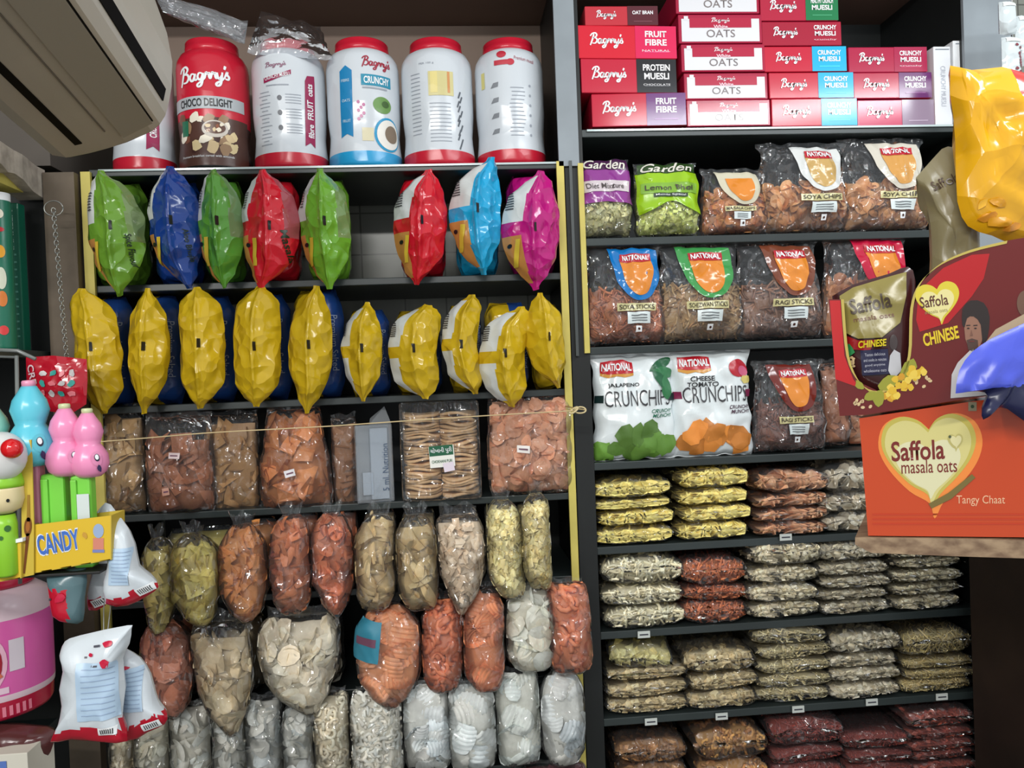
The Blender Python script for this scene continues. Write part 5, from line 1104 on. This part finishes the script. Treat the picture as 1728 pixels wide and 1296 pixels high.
# ---- chain and ring
ch = thing('chain', 'grey metal chain hanging from a ring beside the wooden post', 'chain', P(97, 345, -.08)); zt = P(90, 352, -.08); zb = P(118, 665, -.08); mm = matte((150, 150, 146), .3, 'steel', .9); n = 46
for m_ in (mm,): m_.node_tree.nodes['Principled BSDF'].inputs['Metallic'].default_value = .7
lk = MB(); r_ = (zt - zb).length / n
for i in range(n):
    c_ = zt.lerp(zb, (i + .5) / n) - ch.location; a0 = (i % 2) * math.pi / 2 + .4; ax = Vector((math.cos(a0), math.sin(a0), 0))
    lk.tube([c_ + ax * (.0036 * math.cos(a)) + Vector((0, 0, r_ * .72 * math.sin(a))) for a in [k * math.pi / 5 for k in range(11)]], .0011, mm, 5)
lk.build('links', ch, kind='stuff'); lk = MB(); c_ = P(89, 351, -.08) - ch.location
lk.tube([c_ + Vector((.017 * math.cos(a), .003, .014 * math.sin(a))) for a in [k * math.pi / 10 for k in range(21)]], .0013, mm, 6); lk.build('ring', ch)
# ---- red and silver packet on the chain
bl = Blob([(44, 603), (90, 600), (146, 606), (148, 640), (146, 682), (118, 700), (90, 695), (52, 688), (45, 650)], -.14, .01, 7, .004, 1)
mb = MB(); bl.build(mb, foil((186, 24, 44), .15, 34, .008), 8); 
for i in range(12): pxput(mb, bl, leaf2d(i), ink(((196, 190, 190), (60, 160, 150), (230, 120, 130))[i % 3]), 78 + (i % 4) * 16, 630 + (i // 4) * 17, 13, 9, i * 33, .001)
pxput(mb, bl, text2d('CREAM', .02), ink((226, 200, 206)), 62, 645, 60, 12, -78, .002); mb.build('candy_pouch', None, bl.C, label='crumpled red glossy pouch with silvery print hanging on the chain', category='pouch')
# ---- wire rack that carries the candy displays
YR = -.45; rk = thing('wire_rack', 'dark wire display rack at the left edge behind the candy toys', 'rack', P(10, 980, YR)); rc = rk.location
rod = matte((120, 124, 122), .3, 'steel_rod', .8); dkr = matte((30, 30, 30), .5)
def rp_(mb, n): mb.build(n, rk)
mb = MB(); mb.tube([P(28, 600, -.33) - rc, P(34, 985, -.33) - rc], .003, rod); rp_(mb, 'upright')
mb = MB(); mb.tube([P(-60, 588, -.33) - rc, P(30, 592, -.33) - rc, P(60, 606, -.33) - rc], .003, rod); mb.tube([P(-60, 600, -.30) - rc, P(30, 603, -.30) - rc], .002, rod); rp_(mb, 'cross_wire')
zsh = P(120, 962, YR).z - .003; xl = P(-160, 970, YR).x; xr = P(165, 950, YR).x
mb = MB(); mb.box(((xl + xr) / 2 - rc.x, YR + .03 - rc.y, zsh - .004 - rc.z), (xr - xl, .05, .004), dkr, .001); rp_(mb, 'tray')
# ---- candy boxes
YB = matte((214, 178, 44), .45, 'card_print', .4); YB2 = matte((196, 170, 60), .5, 'card_print', .4)
def candybox(front, Y, depth, label):
    w = [P(x, y, Y) for x, y in front]; c = Vector(((w[0].x + w[1].x) / 2, Y + depth / 2, zsh)); o = thing('candy_box', label, 'candy box', c)
    mb = MB(); mb.prism([p - c for p in w], (0, .002, 0), YB, YB2); bk = [p + Vector((0, depth, 0)) for p in w]; mb.prism([p - c for p in bk], (0, .002, 0), YB2)
    for i, j in ((0, 3), (1, 2)): mb.prism([w[i] - c, w[j] - c, bk[j] - c, bk[i] - c], (.0015, 0, 0), YB2)
    mb.prism([w[3] - c, w[2] - c, bk[2] - c, bk[3] - c], (0, 0, .0015), YB2); return o, mb, c
o, mb, c = candybox([(54, 886), (186, 870), (186, 945), (54, 968)], YR, .046, 'yellow cardboard candy box with blue CANDY lettering holding gourd toys'); s = Pix(YR, c)
pxput(mb, s, text2d('CANDY', .05), card((226, 232, 240)), 98, 915, 74, 38, 10, .0008, 400); pxput(mb, s, text2d('CANDY', .025), card((70, 110, 190)), 98, 915, 71, 34, 10, .0014, 400)
pxput(mb, s, leaf2d(4), card((196, 150, 60)), 143, 904, 8, 12, 10, .0008, 400)
pxput(mb, s, ELL, card((150, 170, 200)), 166, 896, 18, 24, 0, .0008, 400); pxput(mb, s, RECT, card((206, 130, 110)), 166, 918, 18, 20, 0, .0008, 400); pxput(mb, s, RECT, card((120, 130, 180)), 166, 930, 20, 5, 0, .0012, 400)
mb.build('box_body', o)
fl = MB(); fl.prism([P(x, y, YR - .004) - c for x, y in [(36, 744), (53, 742), (57, 880), (57, 970), (38, 974), (36, 860)]], (0, .002, 0), YB2); s2 = Pix(YR - .004, c)
pxput(fl, s2, ELL, card((120, 76, 40)), 47, 889, 13, 32, -4, .0008, 400); pxput(fl, s2, ELL, card((160, 100, 50)), 47, 889, 7, 18, -4, .0012, 400); pxpoly(fl, s2, [(44, 900), (50, 900), (42, 968), (39, 968)], card((110, 66, 36)), .0008, 400); pxpoly(fl, s2, [(46, 835), (50, 835), (51, 880), (45, 880)], card((150, 116, 50)), .0008, 400); fl.build('tall_flap', o, label='tall yellow flap with brown spoon print')
o, mb, c = candybox([(-110, 940), (34, 912), (34, 976), (-110, 1000)], YR - .01, .05, 'second yellow candy box cut by the left frame edge, blue letters'); s = Pix(YR - .01, c)
pxput(mb, s, text2d('CANDY', .05), card((230, 230, 220)), -16, 946, 92, 36, 8, .0008, 400); pxput(mb, s, text2d('CANDY', .02), card((60, 150, 190)), -16, 946, 88, 32, 8, .0014, 400)
mb.prism([P(x, y, YR - .013) - c for x, y in [(-110, 934), (38, 908), (38, 914), (-110, 942)]], (0, .03, 0), WHITE); mb.build('box_body', o)
# ---- gourd shaped toys
def gourd(px, ytop, ybot, Y, col, capc, stick, sx0, sx1, label, name='gourd_toy', sticker=False, eye=True):
    b = P(px, ybot, Y); H = P(px, ytop, Y).z - b.z; k = H / .119
    o = thing(name, label, 'toy', (b.x, Y, zsh + .002), 'gourd shaped candy toys'); dz = b.z - zsh - .002
    pr = [(.004, 0), (.018, .002), (.027, .010), (.0315, .024), (.030, .040), (.0225, .053), (.0185, .059), (.0205, .066), (.0245, .079), (.021, .093), (.0135, .105), (.0095, .112)]
    mb = MB(); mb.lathe([(a * k, z * k + dz) for a, z in pr], foil(col, .25, 5, .0005, .6, 'toy_plastic'), 36); mb.build('body', o)
    cp = MB(); cp.lathe([(.0088 * k, .111 * k + dz), (.009 * k, .118 * k + dz), (.0078 * k, .120 * k + dz), (.001, .1205 * k + dz)], foil(capc, .3, 5, .0005, .5, 'toy_plastic'), 20); cp.build('cap', o)
    if eye:
        e = MB(); cy = Cyl([(a * k, z * k + dz) for a, z in pr]); put(e, cy, ELL, foil(tuple(int(q * .93) for q in col), .3, 5, .0005, .6, 'toy_plastic'), .024 * k, .034 * k + dz, .017 * k, .026 * k, 15, .0012, .004); put(e, cy, ELL, ink((40, 36, 60)), .024 * k, .036 * k + dz, .008 * k, .013 * k, 15, .0018, .004); put(e, cy, ELL, WHITE, .0235 * k, .037 * k + dz, .0055 * k, .009 * k, 15, .0024, .004); put(e, cy, leaf2d(5), ink((60, 50, 90)), .027 * k, .017 * k + dz, .007 * k, .014 * k, 10, .0014, .004); e.build('print', o)
    sw = (P(sx1, ybot, Y) - P(sx0, ybot, Y)).x; xo = P((sx0 + sx1) / 2, ybot, Y).x - b.x; sm = foil(stick, .28, 5, .0005, .55, 'toy_plastic')
    h = MB(); h.box((xo, .002, dz / 2 + .002), (sw, .022, dz + .006), sm, .004); h.box((xo - sw * .28, -.011, dz / 2 + .004), (sw * .3, .004, dz * .92), sm, .0015); h.build('handle', o)
    if sticker: t = MB(); t.box((xo + sw * .18, -.0125, dz * .62), (sw * .6, .001, dz * .42), matte((206, 216, 214), .4)); t.build('sticker', o)
    return o
gourd(55, 643, 788, -.425, (96, 196, 216), (226, 150, 180), (226, 140, 170), 50, 70, 'light blue gourd shaped toy on a pink handle')
gourd(114, 682, 804, -.425, (232, 142, 184), (200, 206, 160), (120, 206, 70), 72, 112, 'pink gourd toy on green handle, left of the pink pair') .location.x += 0
gourd(152, 690, 806, -.425, (232, 142, 184), (200, 206, 160), (120, 206, 70), 122, 156, 'pink gourd toy with white sticker on its green handle', sticker=True)
gourd(-8, 680, 800, -.425, (150, 206, 186), (110, 200, 190), (206, 206, 206), -20, 10, 'pale teal gourd toy cut by the left frame edge', eye=False)
# ---- small green figure toy with red ball
b = P(2, 930, -.47); o = thing('figure_toy', 'green capped figure toy with red ball nose at the left frame edge', 'toy', (b.x, -.46, zsh + .002)); k = .00083; mb = MB(); grn = foil((140, 200, 50), .3, 5, .0005, .5, 'toy_plastic')
zz = lambda py: P(2, py, -.46).z - zsh - .002
mb.lathe([(.012, 0), (.016, .004), (.0165, zz(885)), (.014, zz(868))], grn, 28); mb.lathe([(.012, zz(866)), (.023, zz(858)), (.027, zz(842)), (.0265, zz(826)), (.026, zz(820))], foil((222, 206, 160), .35, 5, .0005, .5, 'toy_plastic'), 28); mb.lathe([(.0265, zz(822)), (.0275, zz(815)), (.024, zz(800)), (.014, zz(788)), (.001, zz(784))], grn, 28); cy = Cyl([(.0265, zz(860)), (.0275, zz(820))]); put(mb, cy, ELL, BLACK, .006, zz(842), .004, .005, 0, .001, .004); put(mb, cy, ELL, BLACK, .019, zz(842), .004, .005, 0, .001, .004); cy = Cyl([(.0165, 0), (.0165, zz(870))]); put(mb, cy, ELL, ink((50, 100, 40)), .012, zz(890), .008, .009, 0, .001, .004); put(mb, cy, ELL, ink((50, 100, 40)), .004, zz(905), .005, .006, 0, .001, .004)
mb.build('figure', o)
o2 = thing('ball_toy', 'white toy head topped with a shiny red ball, at the left edge', 'toy', P(8, 770, -.48)); mb = MB(); bc = P(20, 757, -.5) - o2.location; r_ = .0135
mb.lathe([(.0135 * math.sin(a) + .00001, -.0135 * math.cos(a)) for a in [i * math.pi / 12 for i in range(13)]], foil((206, 24, 30), .15, 5, .0003, .7, 'toy_plastic'), 24, tuple(bc)); mb.build('red_ball', o2, label='shiny red ball')
mb = MB(); bc = P(4, 770, -.47) - o2.location; mb.lathe([(.030 * math.sin(a) + .00001, -.034 * math.cos(a)) for a in [i * math.pi / 12 for i in range(13)]], foil((214, 216, 214), .35, 5, .0005, .5, 'toy_plastic'), 28, tuple(bc)); mb.build('head', o2)
# ---- white candy pouches with red ends
def pouch(out, Y, bulge, label, seed, axis, white=(210, 218, 224), tops=None, blue=None, icons=(), bar=None, grp='white candy pouches with red ends'):
    """axis: (x,y) -> signed px above the red end"""
    bl = Blob(out, Y, bulge, seed, .004, 2); wf = foil(white, .25, 22, .005); rd = foil((188, 24, 48), .22, 22, .005); mb = MB()
    bl.build(mb, wf, 16, lambda x, y: rd if axis(x, y) + 4 * math.sin(x * .35) < 0 else wf)
    if blue: pxput(mb, bl, RECT, ink((176, 200, 222)), *blue); [pxput(mb, bl, RECT, ink((150, 170, 196)), blue[0] + 2, blue[1] - blue[3] * .4 + i * blue[3] / 10, blue[2] * .8, 1.3, blue[4], .0016) for i in range(9)]
    for x, y, w, h, a in icons: pxput(mb, bl, leaf2d(int(x)), ink((196, 34, 66)), x, y, w, h, a, .0012); pxput(mb, bl, RECT, ink((80, 80, 90)), x - w, y + 4, w * .6, 3, a, .0012)
    if bar: pxput(mb, bl, RECT, WHITE, bar[0], bar[1], 28, 14, bar[2], .0014); [pxput(mb, bl, RECT, BLACK, bar[0] - 9 + i * 3, bar[1] - (i * 3 - 9) * math.sin(R(bar[2])), 1.3, 9, bar[2], .0022) for i in range(7)]
    return mb.build('candy_pouch', None, bl.C, label=label, category='pouch', group=grp)
pouch([(103, 1098), (110, 1082), (135, 1072), (215, 1055), (222, 1060), (219, 1085), (208, 1110), (212, 1160), (207, 1210), (216, 1250), (170, 1252), (120, 1248), (87, 1252), (100, 1225), (106, 1190), (102, 1160), (108, 1128)], -.47, .026, 'large white candy pouch with red bottom, hanging lowest in front', 41, lambda x, y: 1222 - y - (150 - x) * -.06, blue=(176, 1155, 62, 95, 2), icons=[(192, 1078, 18, 9, 10), (190, 1108, 16, 16, 0), (165, 1096, 8, 6, 0)], bar=(192, 1222, 2))
pouch([(210, 1092), (235, 1108), (252, 1135), (262, 1170), (270, 1190), (282, 1205), (278, 1222), (250, 1235), (216, 1250), (200, 1200), (200, 1140)], -.42, .022, 'white candy pouch with red bottom partly behind the large lowest pouch', 43, lambda x, y: 1222 - y - (x - 215) * .42, blue=(232, 1155, 34, 70, 5), icons=[(222, 1118, 14, 6, 5)], bar=(262, 1216, 14))
pouch([(172, 872), (205, 874), (227, 915), (235, 955), (258, 975), (268, 990), (248, 1006), (215, 1022), (180, 1020), (178, 980), (184, 950), (180, 920)], -.42, .024, 'white candy pouch with red bottom hanging right beside the CANDY box', 44, lambda x, y: 1000 - y - (x - 215) * .35, blue=(212, 950, 34, 60, 0), icons=[(192, 908, 14, 8, 0)], bar=(252, 990, 24))
pouch([(160, 870), (178, 848), (195, 862), (202, 900), (190, 940), (186, 985), (178, 1022), (150, 1030), (152, 1000), (160, 960), (164, 920)], -.37, .018, 'narrow white pouch with pointed top behind the corner of the CANDY box', 45, lambda x, y: 1006 - y, bar=(175, 1012, 20))
pouch([(80, 966), (110, 962), (145, 957), (143, 1010), (140, 1048), (118, 1052), (92, 1040), (84, 1000)], -.425, .018, 'dark red and teal pouch with painted-in shade, hanging under the CANDY box', 46, lambda x, y: 1500 - y if x > 122 else (990 - y), white=(84, 112, 118), icons=[(112, 1003, 20, 14, 30)])  # pouch colour dimmed to stand for the shade under the box
mb = MB(); 
for dx in (-5, 6): mb.tube([P(185 + dx, 960, -.40), P(180 + dx, 1030, -.41), P(178 + dx * .6, 1066, -.45)], .0008, rod, 5)
mb.build('hanging_wire', None, (0, 0, 0), label='thin wire clip carrying the lowest white pouches', category='wire')
# ---- big pink jar
Yj = -.24; jc = P(-8, 1190, Yj); rr = (P(86, 1100, Yj) - P(-8, 1100, Yj)).x; Hj = P(0, 985, Yj).z - jc.z
o = thing('candy_jar', 'large pink jar with red ribbed base at the left, below the candy boxes', 'jar', (jc.x, Yj, jc.z)); pr = [(rr * .93, 0), (rr * .96, .006), (rr * .97, .026), (rr * .99, .030), (rr, .04), (rr, Hj * .78), (rr * .93, Hj * .93), (rr * .7, Hj)]
pk = foil((206, 90, 160), .25, 10, .002, .5, 'jar'); pw = foil((214, 190, 200), .25, 10, .002, .5, 'jar'); rd = foil((176, 28, 60), .25, 10, .002, .5, 'jar')
mb = MB(); mb.lathe(pr, pk, 48, mats=[rd, rd, rd, pw, pk, pw, pw]); cy = Cyl(pr); zc_ = P(0, 1095, Yj).z - jc.z
put(mb, cy, ELL, ink((220, 170, 190)), .012, zc_, .105, .115, 0, .001, .008); put(mb, cy, ELL, ink((150, 20, 40)), .010, zc_, .095, .105, 0, .0018, .008)
for i in range(4): put(mb, cy, RECT, ink((196, 100, 70)), .012 + .006 * i, zc_ - .01 - .008 * i, .06, .006, 30, .0026, .006)
put(mb, cy, ELL, ink((196, 110, 90)), .018, zc_ + .012, .02, .02, 0, .0026, .006); put(mb, cy, RECT, ink((206, 196, 206)), .078, zc_ + .008, .022, .05, 0, .001, .008); put(mb, cy, RECT, ink((220, 190, 206)), .05, zc_ - .045, .03, .01, 0, .001, .008)
for i in range(14): put(mb, cy, RECT, ink((214, 120, 140)), -.03 + i * .0095, .014, .005, .016, 0, .001, .006)
mb.build('jar_body', o); mb = MB(); mb.lathe([(rr * .72, Hj), (rr * .74, Hj + .004), (rr * .74, Hj + .02), (rr * .6, Hj + .023)], rd, 40); mb.build('lid', o)
lp(MB().box((-1.0, -.3, jc.z - .008), (.42, .5, .014), DARK, .001), 'shelf')
lp(MB().box((-1.0, -.3, P(20, 1330, -.3).z), (.46, .5, .014), DARK, .001), 'shelf')
bl = Blob([(-60, 1235), (0, 1222), (60, 1225), (92, 1232), (86, 1268), (60, 1282), (-60, 1290)], -.3, .03, 51, .006, 2); mb = MB(); bl.build(mb, foil((84, 44, 44), .2, 22, .006), 10); mb.build('snack_packet', None, bl.C, label='dim brown glossy packet on the shelf under the pink jar', category='snack packet')
mb = MB(); a = P(-60, 1278, -.36); b = P(46, 1276, -.36); mb.box(((a.x + b.x) / 2, -.32, a.z - .05), (b.x - a.x, .08, .1), matte((214, 210, 196), .5), .001); mb.box(((a.x + b.x) / 2 - .01, -.3615, a.z - .035), (b.x - a.x - .04, .001, .05), matte((90, 120, 190), .5)); mb.build('small_carton', None, (0, 0, 0), label='white and blue carton corner at the bottom left of the frame', category='carton')
# ---- green tins in the corner cabinet
zt = P(10, 590, -.12).z
for i, (xa, xb, yt, Y, lab) in enumerate([(-34, 10, 322, -.14, 'green and white drum cut by the left frame edge'), (12, 35, 342, -.05, 'teal green carton standing right of the drum in the corner cabinet')]):
    a, b = P(xa, 450, Y), P(xb, 450, Y); h = P((xa + xb) / 2, yt, Y).z - zt; w = b.x - a.x; o = thing('green_drum' if i == 0 else 'green_carton', lab, 'drum' if i == 0 else 'carton', ((a.x + b.x) / 2, Y + w / 2, zt)); mb = MB(); g = foil((20, 108, 84), .3, 10, .002)
    if i == 0:
        pr = [(w / 2 * .96, 0), (w / 2, .004), (w / 2, h * .93), (w / 2 * .96, h * .95), (w / 2 * .96, h)]; mb.lathe(pr, g, 36, mats=[g, g, g, WHITE]); s = Cyl(pr); x0_ = w * .28
    else: mb.box((0, 0, h / 2), (w, w, h), g, .002); s = Plane(0, -w / 2, 0); x0_ = -w * .05
    for k, (c_, q, hh) in enumerate([((226, 220, 200), .86, .06), ((190, 30, 40), .76, .03), ((226, 160, 40), .62, .08), ((206, 210, 190), .45, .14), ((210, 120, 50), .32, .1), ((214, 60, 60), .12, .06)]):
        if i == 0: put(mb, s, ELL, ink(c_), x0_, h * q, w * .34, h * hh, 0, .001, .006)
    if i == 1: [put(mb, s, RECT, ink((100, 170, 150)), x0_, h * (.1 + .05 * k), w * .6, h * .012, 0, .001, .006) for k in range(12)]; put(mb, s, text2d('NAMKEEN', .01), ink((190, 220, 206)), x0_, h * .8, h * .3, w * .3, 90, .001, .006)
    mb.build('body', o)
